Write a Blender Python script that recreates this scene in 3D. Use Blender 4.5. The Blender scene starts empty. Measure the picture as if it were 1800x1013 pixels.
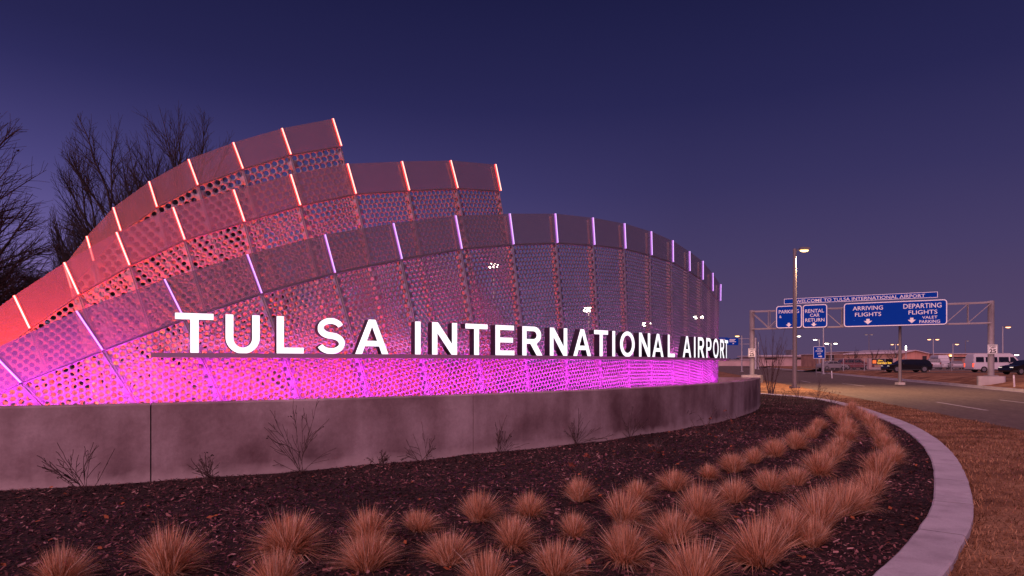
import bpy, math, random
import numpy as np
from mathutils import Vector, Matrix
from mathutils.geometry import delaunay_2d_cdt

rnd = random.Random(7)
npr = np.random.default_rng(11)
S = bpy.context.scene
COL = S.collection
R = math.radians

# ------------------------------------------------------------------ camera
EZ = 1.75            # eye height above the road
F, CX, YH = 1150.0, 900.0, 638.0      # focal length and horizon of the photograph, in its pixels
cam = bpy.data.cameras.new('camera')
cam.sensor_width = 36.0
cam.lens = F * 36.0 / 1800.0
cam.shift_y = (YH - 506.5) / 1800.0
cam.clip_start, cam.clip_end = 0.1, 6000.0
cam_o = bpy.data.objects.new('camera', cam)
COL.objects.link(cam_o)
cam_o.location = (0, 0, EZ)
cam_o.rotation_euler = (math.pi / 2, 0, 0)
S.camera = cam_o

# ------------------------------------------------------------------ sky and afterglow
SUN_AZ = 205.0       # the afterglow is behind the camera, a little to the left
w = bpy.data.worlds.new('World')
S.world = w
w.use_nodes = True
nt = w.node_tree
nd, lk = nt.nodes, nt.links
bg = nd['Background']
sky = nd.new('ShaderNodeTexSky')
sky.sky_type = 'NISHITA'
sky.sun_disc = False
sky.sun_elevation = R(-2.0)
sky.sun_rotation = R(SUN_AZ)
sky.ozone_density = 4.0
sky.dust_density = 1.5
tc = nd.new('ShaderNodeTexCoord')
sep = nd.new('ShaderNodeSeparateXYZ')
lk.new(tc.outputs['Generated'], sep.inputs[0])
ramp = nd.new('ShaderNodeValToRGB')      # the purple dusk band that lies over the horizon
lk.new(sep.outputs['Z'], ramp.inputs[0])
cr = ramp.color_ramp
stops = [(0.0, (.80, .50, 1.08)), (.06, (.70, .48, 1.14)), (.15, (.48, .37, 1.06)), (.25, (.28, .23, .80)),
         (.36, (.14, .12, .52)), (.50, (.065, .055, .28)), (1.0, (.04, .04, .20))]
while len(cr.elements) < len(stops):
    cr.elements.new(.5)
for e, (p, c) in zip(cr.elements, stops):
    e.position = p
    e.color = (*c, 1)
mrx = nd.new('ShaderNodeMapRange')     # the dusk band is a little brighter to the left
mrx.inputs[1].default_value, mrx.inputs[2].default_value = -.62, .25
mrx.inputs[3].default_value, mrx.inputs[4].default_value = 1.35, -.08
lk.new(sep.outputs['X'], mrx.inputs[0])
band = nd.new('ShaderNodeVectorMath')
band.operation = 'SCALE'
lk.new(ramp.outputs[0], band.inputs[0])
mrz = nd.new('ShaderNodeMapRange')     # ... and only low down
mrz.inputs[1].default_value, mrz.inputs[2].default_value = .14, .40
mrz.inputs[3].default_value, mrz.inputs[4].default_value = 1.0, .12
lk.new(sep.outputs['Z'], mrz.inputs[0])
mma = nd.new('ShaderNodeMath')
mma.operation = 'MULTIPLY_ADD'
lk.new(mrx.outputs[0], mma.inputs[0])
lk.new(mrz.outputs[0], mma.inputs[1])
mma.inputs[2].default_value = 1.0
lk.new(mma.outputs[0], band.inputs['Scale'])
add = nd.new('ShaderNodeMix')
add.data_type = 'RGBA'
add.blend_type = 'ADD'
add.inputs[0].default_value = 1.0
lk.new(sky.outputs[0], add.inputs[6])
lk.new(band.outputs[0], add.inputs[7])
lk.new(add.outputs[2], bg.inputs[0])
bg.inputs[1].default_value = 0.13

sun = bpy.data.lights.new('afterglow', 'SUN')
sun.energy = 2.6
sun.angle = R(70)
sun.color = (1.0, .50, .64)
sun_o = bpy.data.objects.new('afterglow', sun)
COL.objects.link(sun_o)
sun_o.rotation_euler = (R(55), 0, R(-25))

S.view_settings.view_transform = 'Standard'
S.view_settings.look = 'None'
S.view_settings.exposure = 0.0
S.view_settings.gamma = 1.0
S.render.engine = 'CYCLES'
S.cycles.use_denoising = True
S.cycles.max_bounces = 6
S.cycles.transparent_max_bounces = 16
S.cycles.sample_clamp_indirect = 4.0


# ------------------------------------------------------------------ materials
def mat(name, col, rough=.7, metal=0.0, noise=None, bump=None, emit=None, spec=.4):
    m = bpy.data.materials.new(name)
    m.use_nodes = True
    n, l = m.node_tree.nodes, m.node_tree.links
    b = n['Principled BSDF']
    b.inputs['Base Color'].default_value = (*col, 1)
    b.inputs['Roughness'].default_value = rough
    b.inputs['Metallic'].default_value = metal
    b.inputs['Specular IOR Level'].default_value = spec
    if emit:
        b.inputs['Emission Color'].default_value = (*emit[0], 1)
        b.inputs['Emission Strength'].default_value = emit[1]
    t = n.new('ShaderNodeTexCoord')
    if noise:      # list of (scale xyz, detail, [(pos, colour), ...], factor)
        prev = None
        for sc, det, ramp_, fac in noise:
            mp = n.new('ShaderNodeMapping')
            mp.inputs['Scale'].default_value = sc
            l.new(t.outputs['Object'], mp.inputs[0])
            nz = n.new('ShaderNodeTexNoise')
            nz.inputs['Scale'].default_value = 1.0
            nz.inputs['Detail'].default_value = det
            nz.inputs['Roughness'].default_value = .62
            l.new(mp.outputs[0], nz.inputs[0])
            rp = n.new('ShaderNodeValToRGB')
            while len(rp.color_ramp.elements) < len(ramp_):
                rp.color_ramp.elements.new(.5)
            for e, (p, c) in zip(rp.color_ramp.elements, ramp_):
                e.position = p
                e.color = (*c, 1)
            l.new(nz.outputs[0], rp.inputs[0])
            if prev is None:
                prev = rp.outputs[0]
            else:
                mx = n.new('ShaderNodeMix')
                mx.data_type = 'RGBA'
                mx.blend_type = 'MULTIPLY'
                mx.inputs[0].default_value = fac
                l.new(prev, mx.inputs[6])
                l.new(rp.outputs[0], mx.inputs[7])
                prev = mx.outputs[2]
        l.new(prev, b.inputs['Base Color'])
    if bump:       # (scale, strength, distance)
        nz = n.new('ShaderNodeTexNoise')
        nz.inputs['Scale'].default_value = bump[0]
        nz.inputs['Detail'].default_value = 5
        l.new(t.outputs['Object'], nz.inputs[0])
        bp = n.new('ShaderNodeBump')
        bp.inputs['Strength'].default_value = bump[1]
        bp.inputs['Distance'].default_value = bump[2]
        l.new(nz.outputs[0], bp.inputs['Height'])
        l.new(bp.outputs[0], b.inputs['Normal'])
    return m


def island_mat(name, ramp_, rough=.8, transl=0.0, patch=None):
    m = bpy.data.materials.new(name)
    m.use_nodes = True
    n, l = m.node_tree.nodes, m.node_tree.links
    b = n['Principled BSDF']
    b.inputs['Roughness'].default_value = rough
    b.inputs['Specular IOR Level'].default_value = .25
    g = n.new('ShaderNodeNewGeometry')
    rp = n.new('ShaderNodeValToRGB')
    while len(rp.color_ramp.elements) < len(ramp_):
        rp.color_ramp.elements.new(.5)
    for e, (p, c) in zip(rp.color_ramp.elements, ramp_):
        e.position = p
        e.color = (*c, 1)
    l.new(g.outputs['Random Per Island'], rp.inputs[0])
    if patch:      # (scale, darkest share): darker noise patches with a shape of their own
        t = n.new('ShaderNodeTexCoord')
        mp = n.new('ShaderNodeMapping')
        mp.inputs['Scale'].default_value = patch[0]
        nz = n.new('ShaderNodeTexNoise')
        nz.inputs['Scale'].default_value = 1.0
        nz.inputs['Detail'].default_value = 5
        p2 = n.new('ShaderNodeValToRGB')
        p2.color_ramp.elements[0].position, p2.color_ramp.elements[1].position = .36, .62
        p2.color_ramp.elements[0].color = (patch[1], patch[1] * .88, patch[1] * .84, 1)
        l.new(t.outputs['Object'], mp.inputs[0])
        l.new(mp.outputs[0], nz.inputs[0])
        l.new(nz.outputs[0], p2.inputs[0])
        mx0 = n.new('ShaderNodeMix')
        mx0.data_type = 'RGBA'
        mx0.blend_type = 'MULTIPLY'
        mx0.inputs[0].default_value = 1.0
        l.new(rp.outputs[0], mx0.inputs[6])
        l.new(p2.outputs[0], mx0.inputs[7])
        l.new(mx0.outputs[2], b.inputs['Base Color'])
    else:
        l.new(rp.outputs[0], b.inputs['Base Color'])
    if transl:
        tr = n.new('ShaderNodeBsdfTranslucent')
        l.new(rp.outputs[0], tr.inputs[0])
        mx = n.new('ShaderNodeMixShader')
        mx.inputs[0].default_value = transl
        l.new(b.outputs[0], mx.inputs[1])
        l.new(tr.outputs[0], mx.inputs[2])
        l.new(mx.outputs[0], n['Material Output'].inputs[0])
    return m


def screen_mat(name, col, see):
    """finely perforated metal: an even share of the light passes straight through"""
    m = mat(name, col, .55, 0, noise=[((9, 9, 9), 4, [(.3, tuple(c * .86 for c in col)), (.7, col)], 1)])
    n, l = m.node_tree.nodes, m.node_tree.links
    tr = n.new('ShaderNodeBsdfTransparent')
    mx = n.new('ShaderNodeMixShader')
    mx.inputs[0].default_value = see
    l.new(n['Principled BSDF'].outputs[0], mx.inputs[1])
    l.new(tr.outputs[0], mx.inputs[2])
    l.new(mx.outputs[0], n['Material Output'].inputs[0])
    return m


M = {}
M['sheet'] = mat('perforated_metal', (.3, .27, .31), .5, .1,
                 noise=[((1.5, 1.5, 1.5), 5, [(.3, (.23, .215, .26)), (.7, (.31, .295, .345))], 1)])
M['screen'] = screen_mat('fine_mesh_metal', (.27, .235, .28), .48)
M['frame'] = mat('frame_steel', (.42, .41, .42), .5, .3)
M['concrete_wall'] = mat('cast_concrete', (.3, .27, .26), .85,
    noise=[((.55, .55, .55), 6, [(.36, (.22, .13, .135)), (.49, (.39, .275, .275)), (.62, (.56, .43, .43))], 1),
           ((2.2, 2.2, .30), 6, [(.35, (.66, .61, .62)), (.6, (1, 1, 1))], .5),
           ((1.1, 1.1, 1.4), 8, [(.38, (.62, .55, .56)), (.58, (1, 1, 1))], .55),
           ((25, 25, 25), 3, [(.3, (.82, .82, .82)), (.7, (1, 1, 1))], .7)], bump=(14, .25, .02))
def dust_foot(m, z0, z1, col):
    """a ragged band of dried soil splash along the foot of the wall"""
    n, l = m.node_tree.nodes, m.node_tree.links
    b = n['Principled BSDF']
    src = b.inputs['Base Color'].links[0].from_socket
    t = n.new('ShaderNodeTexCoord')
    sp = n.new('ShaderNodeSeparateXYZ')
    nz = n.new('ShaderNodeTexNoise')
    nz.inputs['Scale'].default_value = 3.2
    nz.inputs['Detail'].default_value = 7
    ma = n.new('ShaderNodeMath')
    ma.operation = 'MULTIPLY_ADD'
    mr = n.new('ShaderNodeMapRange')
    mx = n.new('ShaderNodeMix')
    mx.data_type = 'RGBA'
    l.new(t.outputs['Object'], sp.inputs[0])
    l.new(t.outputs['Object'], nz.inputs[0])
    l.new(nz.outputs[0], ma.inputs[0])
    ma.inputs[1].default_value = -.30
    l.new(sp.outputs['Z'], ma.inputs[2])
    l.new(ma.outputs[0], mr.inputs[0])
    mr.inputs[1].default_value, mr.inputs[2].default_value = z0, z1
    mr.inputs[3].default_value, mr.inputs[4].default_value = .75, 0.0
    l.new(mr.outputs[0], mx.inputs[0])
    l.new(src, mx.inputs[6])
    mx.inputs[7].default_value = (*col, 1)
    l.new(mx.outputs[2], b.inputs['Base Color'])


dust_foot(M['concrete_wall'], .02, .16, (.58, .45, .43))
M['strip'] = mat('broom_concrete', (.42, .4, .4), .85,
    noise=[((1.2, 1.2, 1.2), 6, [(.3, (.50, .47, .50)), (.7, (.72, .68, .71))], 1),
           ((3.5, 3.5, 3.5), 6, [(.36, (.72, .68, .70)), (.52, (1, 1, 1))], .55),
           ((60, 60, 60), 3, [(.3, (.80, .80, .80)), (.7, (1, 1, 1))], .8)], bump=(70, .35, .01))
M['gravel'] = mat('gravel', (.2, .17, .16), .9, noise=[((22, 22, 22), 4, [(.3, (.08, .07, .07)), (.7, (.30, .26, .25))], 1)],
                  bump=(30, .8, .04))
M['mulch'] = mat('mulch_base', (.05, .03, .025), .95,
    noise=[((9, 9, 9), 6, [(.3, (.010, .005, .005)), (.55, (.04, .018, .017)), (.75, (.09, .042, .037))], 1),
           ((.7, .7, .7), 4, [(.3, (.6, .55, .55)), (.7, (1, 1, 1))], .8)], bump=(26, .9, .05))
M['chips'] = island_mat('bark_chips', [(0, (.022, .009, .011)), (.35, (.08, .030, .034)), (.70, (.19, .075, .078)), (.92, (.38, .17, .16)), (1, (.62, .38, .35))], .85, 0.0, ((.55, .55, .55), .34))
M['lawn'] = mat('dormant_lawn', (.3, .15, .07), .95,
    noise=[((.8, .8, .8), 6, [(.32, (.11, .046, .026)), (.5, (.36, .175, .085)), (.68, (.58, .33, .17))], 1),
           ((18, 18, 18), 5, [(.3, (.45, .42, .40)), (.65, (1, 1, 1))], .85)], bump=(30, .9, .05))
M['blade'] = island_mat('dry_lawn_blades', [(0, (.19, .085, .04)), (.5, (.46, .235, .11)), (1, (.72, .43, .23))], .8, .2, ((.7, 1.7, 1), .30))
M['tuft'] = island_mat('dry_tuft_blades', [(0, (.16, .055, .03)), (.2, (.38, .16, .08)), (.42, (.76, .38, .20)), (.8, (.98, .62, .38)), (1, (1, .86, .66))], .7, .3)
M['road'] = mat('road_concrete', (.2, .18, .16), .75,
    noise=[((26, 2.4, 1), 4, [(.35, (.11, .08, .062)), (.5, (.19, .145, .115)), (.66, (.31, .24, .185))], 1),
           ((4, .8, 1), 5, [(.3, (.72, .70, .68)), (.65, (1, 1, 1))], .8),
           ((40, 40, 1), 3, [(.3, (.8, .8, .8)), (.7, (1, 1, 1))], .7)], bump=(40, .3, .01))
for n_ in M['road'].node_tree.nodes:      # stretch the wear along the road
    if n_.type == 'MAPPING' and n_.inputs['Scale'].default_value[0] < 10:
        n_.vector_type = 'TEXTURE'
        n_.inputs['Rotation'].default_value = (0, 0, R(74))
M['kerb'] = mat('kerb_concrete', (.42, .38, .36), .85, noise=[((1, 1, 1), 5, [(.3, (.34, .3, .29)), (.7, (.5, .46, .44))], 1)])
M['paint'] = mat('road_paint', (.7, .68, .62), .7, noise=[((6, 6, 6), 5, [(.35, (.34, .32, .29)), (.6, (.75, .72, .66))], 1)])
M['bark'] = mat('bark', (.035, .026, .028), .9, noise=[((8, 8, 2), 4, [(.3, (.018, .013, .015)), (.7, (.055, .04, .04))], 1)])
M['twig'] = mat('twig_bark', (.085, .05, .045), .85)
M['redtwig'] = mat('red_leaf', (.22, .055, .03), .8)
M['galv'] = mat('galvanised_steel', (.46, .44, .44), .45, .4, noise=[((3, 3, 1), 5, [(.3, (.36, .35, .35)), (.7, (.55, .53, .53))], 1)])
M['palesteel'] = mat('pale_painted_steel', (.40, .36, .34), .5, .1, noise=[((1, 1, 1), 5, [(.3, (.25, .225, .22)), (.7, (.37, .34, .33))], 1)])
M['darkpole'] = mat('weathered_pole', (.20, .18, .18), .5, .3)
M['signblue'] = mat('sign_blue', (.001, .022, .20), .6, 0, emit=((.0, .045, .36), .27), spec=.05)  # faint emission put into the paint to lift the blue
M['signwhite'] = mat('sign_white', (.86, .80, .76), .4, 0, emit=((.86, .74, .68), .12))  # the white carries a faint added glow too
M['signblack'] = mat('sign_black', (.01, .01, .01), .5)
M['letterface'] = mat('lit_letter_face', (.9, .9, .9), .4, 0, emit=((.93, .97, 1.0), 1.15))
M['letterside'] = mat('dark_letter_return', (.022, .014, .03), .55)
M['shelf'] = mat('shelf_steel', (.30, .25, .26), .6, .1)
M['led_red'] = mat('red_led_halo', (.8, .1, .08), .5, 0, emit=((1, .05, .04), 1.0))  # red halo round the LED core, painted as the fin's own glow
M['led_red_core'] = mat('red_led_core', (1, .8, .7), .5, 0, emit=((1, .52, .42), 1.7))
M['led_vio'] = mat('violet_led_halo', (.5, .3, .8), .5, 0, emit=((.34, .14, .66), .5))  # violet halo round the core, likewise put into the fin's emission
M['led_vio_core'] = mat('violet_led_core', (.8, .7, 1), .5, 0, emit=((.66, .46, 1.0), 1.05))
M['warm_lamp'] = mat('warm_lamp_lens', (1, .8, .5), .5, 0, emit=((1, .60, .20), 5))
M['orange_lamp'] = mat('orange_lamp_lens', (1, .6, .3), .5, 0, emit=((1, .46, .22), 4))
M['white_lamp'] = mat('white_lamp_lens', (1, 1, .9), .5, 0, emit=((1, .90, .74), 14))
M['dim_lamp'] = mat('dim_lamp_lens', (.6, .5, .45), .5, 0, emit=((.8, .6, .5), .35))
M['glass'] = mat('dark_glass', (.012, .013, .02), .08, 0, spec=.8)
M['blackpaint'] = mat('black_car_paint', (.008, .008, .011), .22, .1, spec=.7)
M['whitepaint'] = mat('white_van_paint', (.62, .60, .60), .3, 0, spec=.6)
M['silverpaint'] = mat('silver_car_paint', (.35, .33, .34), .3, .4)
M['redpaint'] = mat('maroon_car_paint', (.16, .03, .035), .3, .1)
M['tyre'] = mat('tyre_rubber', (.015, .014, .014), .85)
M['rim'] = mat('alloy_rim', (.34, .33, .33), .35, .7)
M['headlamp'] = mat('headlamp_lens', (.7, .7, .7), .2, 0, emit=((1, .85, .7), .9))
M['taillamp'] = mat('tail_lamp_lens', (.6, .02, .01), .3, 0, emit=((1, .06, .02), 2.4))
M['tailoff'] = mat('unlit_tail_lamp', (.20, .02, .015), .3)
M['trim'] = mat('black_trim', (.02, .02, .02), .7)
M['roofpale'] = mat('pale_metal_roof', (.52, .46, .47), .5, 0, noise=[((.3, .3, .3), 4, [(.3, (.44, .38, .4)), (.7, (.58, .52, .53))], 1)])
M['salmon'] = mat('salmon_metal_siding', (.55, .27, .20), .7, 0, noise=[((1.6, 1.6, .05), 3, [(.35, (.46, .22, .165)), (.6, (.60, .30, .22))], 1)])
M['tanwall'] = mat('tan_wall', (.40, .24, .17), .8, 0, noise=[((.5, .5, .3), 5, [(.3, (.25, .145, .11)), (.7, (.48, .29, .20))], 1)])
M['palewall'] = mat('pale_wall', (.52, .38, .34), .8, 0, noise=[((.25, .25, .3), 5, [(.3, (.40, .28, .26)), (.7, (.58, .43, .39))], 1)])
M['opening'] = mat('dark_opening', (.03, .025, .03), .7)
M['ledboard'] = mat('display_black', (.006, .006, .008), .4)
M['ledyellow'] = mat('display_yellow', (.9, .7, .1), .5, 0, emit=((1, .58, .03), .8))
M['ledorange'] = mat('display_orange', (.9, .3, .05), .5, 0, emit=((1, .16, .02), .7))
M['hedge'] = mat('dark_hedge', (.03, .03, .02), .95)
M['whiteplastic'] = mat('white_plastic', (.75, .72, .68), .5)
M['yellowtag'] = mat('yellow_reflector', (.55, .55, .08), .5)
M['leafdark'] = mat('dead_leaf', (.03, .018, .015), .9)
M['leafrust'] = mat('rust_leaf', (.35, .10, .035), .8)


# ------------------------------------------------------------------ helpers
def P(x, y, Y):
    """photo pixel -> point at depth Y"""
    return Vector(((x - CX) / F * Y, Y, EZ + (YH - y) / F * Y))


def G(x, y, z=0.0):
    """photo pixel -> point on the level z"""
    Y = (EZ - z) * F / (y - YH)
    return Vector(((x - CX) / F * Y, Y, z))


def raw(name, verts, faces, mats, parent=None, midx=None, smooth=False):
    """one mesh object from vertex and face lists"""
    me = bpy.data.meshes.new(name)
    me.from_pydata([tuple(v) for v in verts], [], [tuple(f) for f in faces])
    if not isinstance(mats, (list, tuple)):
        mats = [mats]
    for m in mats:
        me.materials.append(m)
    if midx is not None:
        me.polygons.foreach_set('material_index', midx)
    if smooth:
        me.polygons.foreach_set('use_smooth', [True] * len(me.polygons))
    me.update()
    o = bpy.data.objects.new(name, me)
    COL.objects.link(o)
    if parent:
        o.parent = parent
    return o


def bulk(name, V, loops, starts, m, parent=None, smooth=False):
    """fast mesh from numpy arrays (V n*3, loop vertex indices, face starts)"""
    me = bpy.data.meshes.new(name)
    me.vertices.add(len(V))
    me.vertices.foreach_set('co', np.asarray(V, dtype=np.float32).ravel())
    me.loops.add(len(loops))
    me.loops.foreach_set('vertex_index', np.asarray(loops, dtype=np.int32))
    me.polygons.add(len(starts))
    me.polygons.foreach_set('loop_start', np.asarray(starts, dtype=np.int32))
    me.materials.append(m)
    me.update(calc_edges=True)
    me.validate()
    if smooth:
        me.polygons.foreach_set('use_smooth', [True] * len(me.polygons))
    o = bpy.data.objects.new(name, me)
    COL.objects.link(o)
    if parent:
        o.parent = parent
    return o


class MB:
    """collects shapes that make ONE part"""
    def __init__(self):
        self.v, self.f = [], []

    def box(self, c, size, ax=None):
        c = Vector(c)
        ax = ax or (Vector((1, 0, 0)), Vector((0, 1, 0)), Vector((0, 0, 1)))
        b = len(self.v)
        for i in (-1, 1):
            for j in (-1, 1):
                for k in (-1, 1):
                    self.v.append(c + ax[0] * (i * size[0] / 2) + ax[1] * (j * size[1] / 2) + ax[2] * (k * size[2] / 2))
        for f in ((0, 1, 3, 2), (4, 6, 7, 5), (0, 4, 5, 1), (2, 3, 7, 6), (0, 2, 6, 4), (1, 5, 7, 3)):
            self.f.append([b + q for q in f])
        return self

    def bar(self, a, bb, wd, ht, up=Vector((0, 0, 1))):
        a, bb = Vector(a), Vector(bb)
        d = bb - a
        L = d.length
        d.normalize()
        s = d.cross(up)
        if s.length < 1e-4:
            s = d.cross(Vector((1, 0, 0)))
        s.normalize()
        u = s.cross(d)
        return self.box((a + bb) / 2, (L, wd, ht), (d, s, u))

    def tube(self, pts, rad, n=8, cap=True):
        pts = [Vector(p) for p in pts]
        if not hasattr(rad, '__len__'):
            rad = [rad] * len(pts)
        b = len(self.v)
        prev = None
        for i, p in enumerate(pts):
            d = (pts[min(i + 1, len(pts) - 1)] - pts[max(i - 1, 0)]).normalized()
            s = d.cross(prev if prev else (Vector((0, 0, 1)) if abs(d.z) < .9 else Vector((1, 0, 0)))).normalized()
            u = s.cross(d)
            prev = u
            prev = Vector(u)
            for k in range(n):
                a = 2 * math.pi * k / n
                self.v.append(p + (s * math.cos(a) + u * math.sin(a)) * rad[i])
            # keep the frame from flipping
            prev = u if i == 0 else u
            prev = Vector((0, 0, 1)) if abs(d.z) < .9 else Vector((1, 0, 0))
        for i in range(len(pts) - 1):
            for k in range(n):
                q = b + i * n
                self.f.append([q + k, q + (k + 1) % n, q + n + (k + 1) % n, q + n + k])
        if cap:
            self.f.append([b + k for k in range(n)][::-1])
            self.f.append([b + (len(pts) - 1) * n + k for k in range(n)])
        return self

    def prism(self, poly, org, e1, e2, nrm, depth):
        """flat polygon (2D) in the frame e1,e2 pushed out by depth along nrm"""
        b = len(self.v)
        n = len(poly)
        for dd in (0, depth):
            for x, y in poly:
                self.v.append(org + e1 * x + e2 * y + nrm * dd)
        self.f.append([b + k for k in range(n)][::-1])
        self.f.append([b + n + k for k in range(n)])
        for k in range(n):
            self.f.append([b + k, b + (k + 1) % n, b + n + (k + 1) % n, b + n + k])
        return self

    def build(self, name, m, parent=None, smooth=False):
        return raw(name, self.v, self.f, m, parent, smooth=smooth)


def tag(o, label=None, cat=None, group=None, kind=None):
    if label:
        o['label'] = label
    if cat:
        o['category'] = cat
    if group:
        o['group'] = group
    if kind:
        o['kind'] = kind
    return o


def thing(name, label, cat, loc=(0, 0, 0), rz=0.0, group=None):
    o = bpy.data.objects.new(name, None)
    COL.objects.link(o)
    o.location = loc
    o.rotation_euler = (0, 0, rz)
    o.empty_display_size = .3
    return tag(o, label, cat, group)


def dup(root, loc, rz, label, sc=1.0):
    r = root.copy()
    COL.objects.link(r)
    r.location = loc
    r.rotation_euler = (0, 0, rz)
    r.scale = (sc, sc, sc)
    r['label'] = label
    for ch in list(root.children):
        c = ch.copy()
        COL.objects.link(c)
        c.parent = r
        for g in ch.children:
            d = g.copy()
            COL.objects.link(d)
            d.parent = c
    return r


ORD = ['first', 'second', 'third', 'fourth', 'fifth', 'sixth', 'seventh', 'eighth', 'ninth', 'tenth', 'eleventh',
       'twelfth', 'thirteenth', 'fourteenth', 'fifteenth', 'sixteenth', 'seventeenth', 'eighteenth', 'nineteenth', 'twentieth']

# ------------------------------------------------------------------ the monument's plan: concentric arcs
C2 = Vector((-19.205, 35.72))
RS = 29.5                                # front perforated sheet
RB, RA = 27.6, 26.1                      # the two red wings behind it


def hit(x, y, Rr):
    """where the sight line of a photo pixel meets the upright cylinder of radius Rr"""
    u = Vector(((x - CX) / F, 1.0))
    a, b, c = u.dot(u), u.dot(C2), C2.dot(C2) - Rr * Rr
    k = (b - math.sqrt(max(b * b - a * c, 0))) / a
    return Vector((u.x * k, k, EZ + (YH - y) / F * k))


def ang(p):
    return math.atan2(p[1] - C2.y, p[0] - C2.x)


def cyl(th, Rr, z):
    return Vector((C2.x + Rr * math.cos(th), C2.y + Rr * math.sin(th), z))


def radial(p):
    d = Vector((p[0] - C2.x, p[1] - C2.y, 0))
    return d.normalized()


# ------------------------------------------------------------------ ground
near_edge = lambda Y: 8.5 + .25 * Y
far_edge = lambda Y: 18.5 + .31 * Y


def smooth01(t):
    t = min(1, max(0, t))
    return t * t * (3 - 2 * t)


def far_z(X, Y):
    d = (X - far_edge(Y)) * .955
    return .13 + .45 * smooth01(d / 3.0)


def grid(name, rows, m, kind='structure', smooth=True):
    n = len(rows[0])
    V = [p for r in rows for p in r]
    Fc = [(i * n + j, i * n + j + 1, (i + 1) * n + j + 1, (i + 1) * n + j) for i in range(len(rows) - 1) for j in range(n - 1)]
    return tag(raw(name, V, Fc, m, smooth=smooth), kind=kind)


grid('ground', [[(x, y, -.10) for x in (-4000, -300, 0, 300, 4000)] for y in (-300, 0, 300, 5000)], M['lawn'])
from mathutils import noise as mnoise
Ys = [-6 + .45 * i for i in range(100)] + [39 + 3 * i for i in range(21)] + [110, 140, 200, 300, 450, 700]
rows = []
for Y in Ys:
    xe = near_edge(Y)
    xs = [-500, -60, -20, -8] + [2 + (xe - 2) * (i / 34) for i in range(35)]
    rows.append([(x, Y, .10 + (.03 * mnoise.noise(Vector((x * .7, Y * .7, 0))) + .012 * mnoise.noise(Vector((x * 2.6, Y * 2.6, 4))) if 2 < x < xe - .2 else 0)) for x in xs]
                + [(xe + .06, Y, .02)])
grid('lawn', rows, M['lawn'])
rows = []
for Y in [-6, 0, 6, 12, 18, 24] + [30 + 2 * i for i in range(50)] + [140, 170, 220, 300, 450, 700, 1500]:
    xe = far_edge(Y) + .30
    xs = [xe + d for d in (0, .6, 1.2, 2, 3, 4, 5, 6.5, 9, 14, 25, 60, 150, 400, 1500)]
    rows.append([(x, Y, far_z(x, Y) + (.03 * mnoise.noise(Vector((x * .3, Y * .3, 0))) if xe + .5 < x < xe + 6 else 0)) for x in xs])
grid('far_lawn', rows, M['lawn'])
rows = [[(x, Y, .0) for x in (near_edge(Y) - .05, near_edge(Y) * .5 + far_edge(Y) * .5, far_edge(Y) + .05)] for Y in [-6 + 8 * i for i in range(40)] + [400, 700]]
grid('road', rows, M['road'])
# far kerb with its gutter
mb = MB()
Yk = [-6 + 3 * i for i in range(60)] + [200, 300, 500, 700]
for a, b in zip(Yk[:-1], Yk[1:]):
    pa, pb = Vector((far_edge(a), a, 0)), Vector((far_edge(b), b - .012, 0))
    q = len(mb.v)
    for p in (pa, pb):
        for dx, z in ((-.45, .004), (-.02, .012), (0, .14), (.02, .15), (.30, .15), (.32, .05)):
            mb.v.append(p + Vector((dx, 0, z)))
    for k in range(5):
        mb.f.append([q + k, q + k + 1, q + 6 + k + 1, q + 6 + k])
tag(mb.build('kerb', M['kerb']), kind='structure')
mb = MB()
for (xa, ya), (xb, yb) in (((1647, 707), (1735, 721.5)), ((1757, 703), (1822, 711)), ((1408, 669.5), (1424, 672.5)), ((1480, 674), (1520, 679))):
    a, b = G(xa, ya, .004), G(xb, yb, .004)
    d = (b - a).normalized()
    s = Vector((-d.y, d.x, 0)) * .07
    q = len(mb.v)
    mb.v += [a - s, b - s, b + s, a + s]
    mb.f.append([q, q + 1, q + 2, q + 3])
tag(mb.build('lane_marking', M['paint']), kind='structure')

# side street on which the cars stand, and the lot behind it
rows = [[(x, y + dy, .59) for x in (49 + dx, 60, 80, 140, 300)] for (y, dy, dx) in ((76, 0, -4), (79, 0, -3), (83, 0, -3))]
grid('side_street', rows, M['road'])
grid('parking_lot', [[(x, y, .60) for x in (55, 90, 160)] for y in (98, 116, 135)], M['road'])

# ------------------------------------------------------------------ bed: concrete strip, mulch
inner_px = [(1480, 1060), (1529.5, 1013), (1573, 973.7), (1615, 925), (1636, 890), (1642, 855), (1639, 817), (1629, 792.5), (1608, 768),
            (1573, 745), (1531, 728), (1489.5, 714), (1447.6, 703.6), (1402, 697), (1364, 694)]
outer_px = [(1606, 1065), (1657, 1013), (1678, 966.7), (1698.5, 918), (1706, 890), (1704, 858.7), (1695, 831), (1678, 803), (1650, 771.5),
            (1615, 749), (1573, 731.5), (1517, 716), (1482, 707), (1451, 702.2)]
ZS = .17


def resample(pts, step):
    out = [pts[0]]
    acc = 0.0
    # Catmull-Rom through the points
    dense = []
    for i in range(len(pts) - 1):
        p0, p1, p2, p3 = pts[max(i - 1, 0)], pts[i], pts[i + 1], pts[min(i + 2, len(pts) - 1)]
        for k in range(20):
            t = k / 20
            dense.append(.5 * ((2 * p1) + (p2 - p0) * t + (2 * p0 - 5 * p1 + 4 * p2 - p3) * t * t + (3 * p1 - p0 - 3 * p2 + p3) * t ** 3))
    dense.append(pts[-1])
    for a, b in zip(dense[:-1], dense[1:]):
        acc += (b - a).length
        if acc >= step:
            out.append(b)
            acc = 0
    return out


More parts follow.
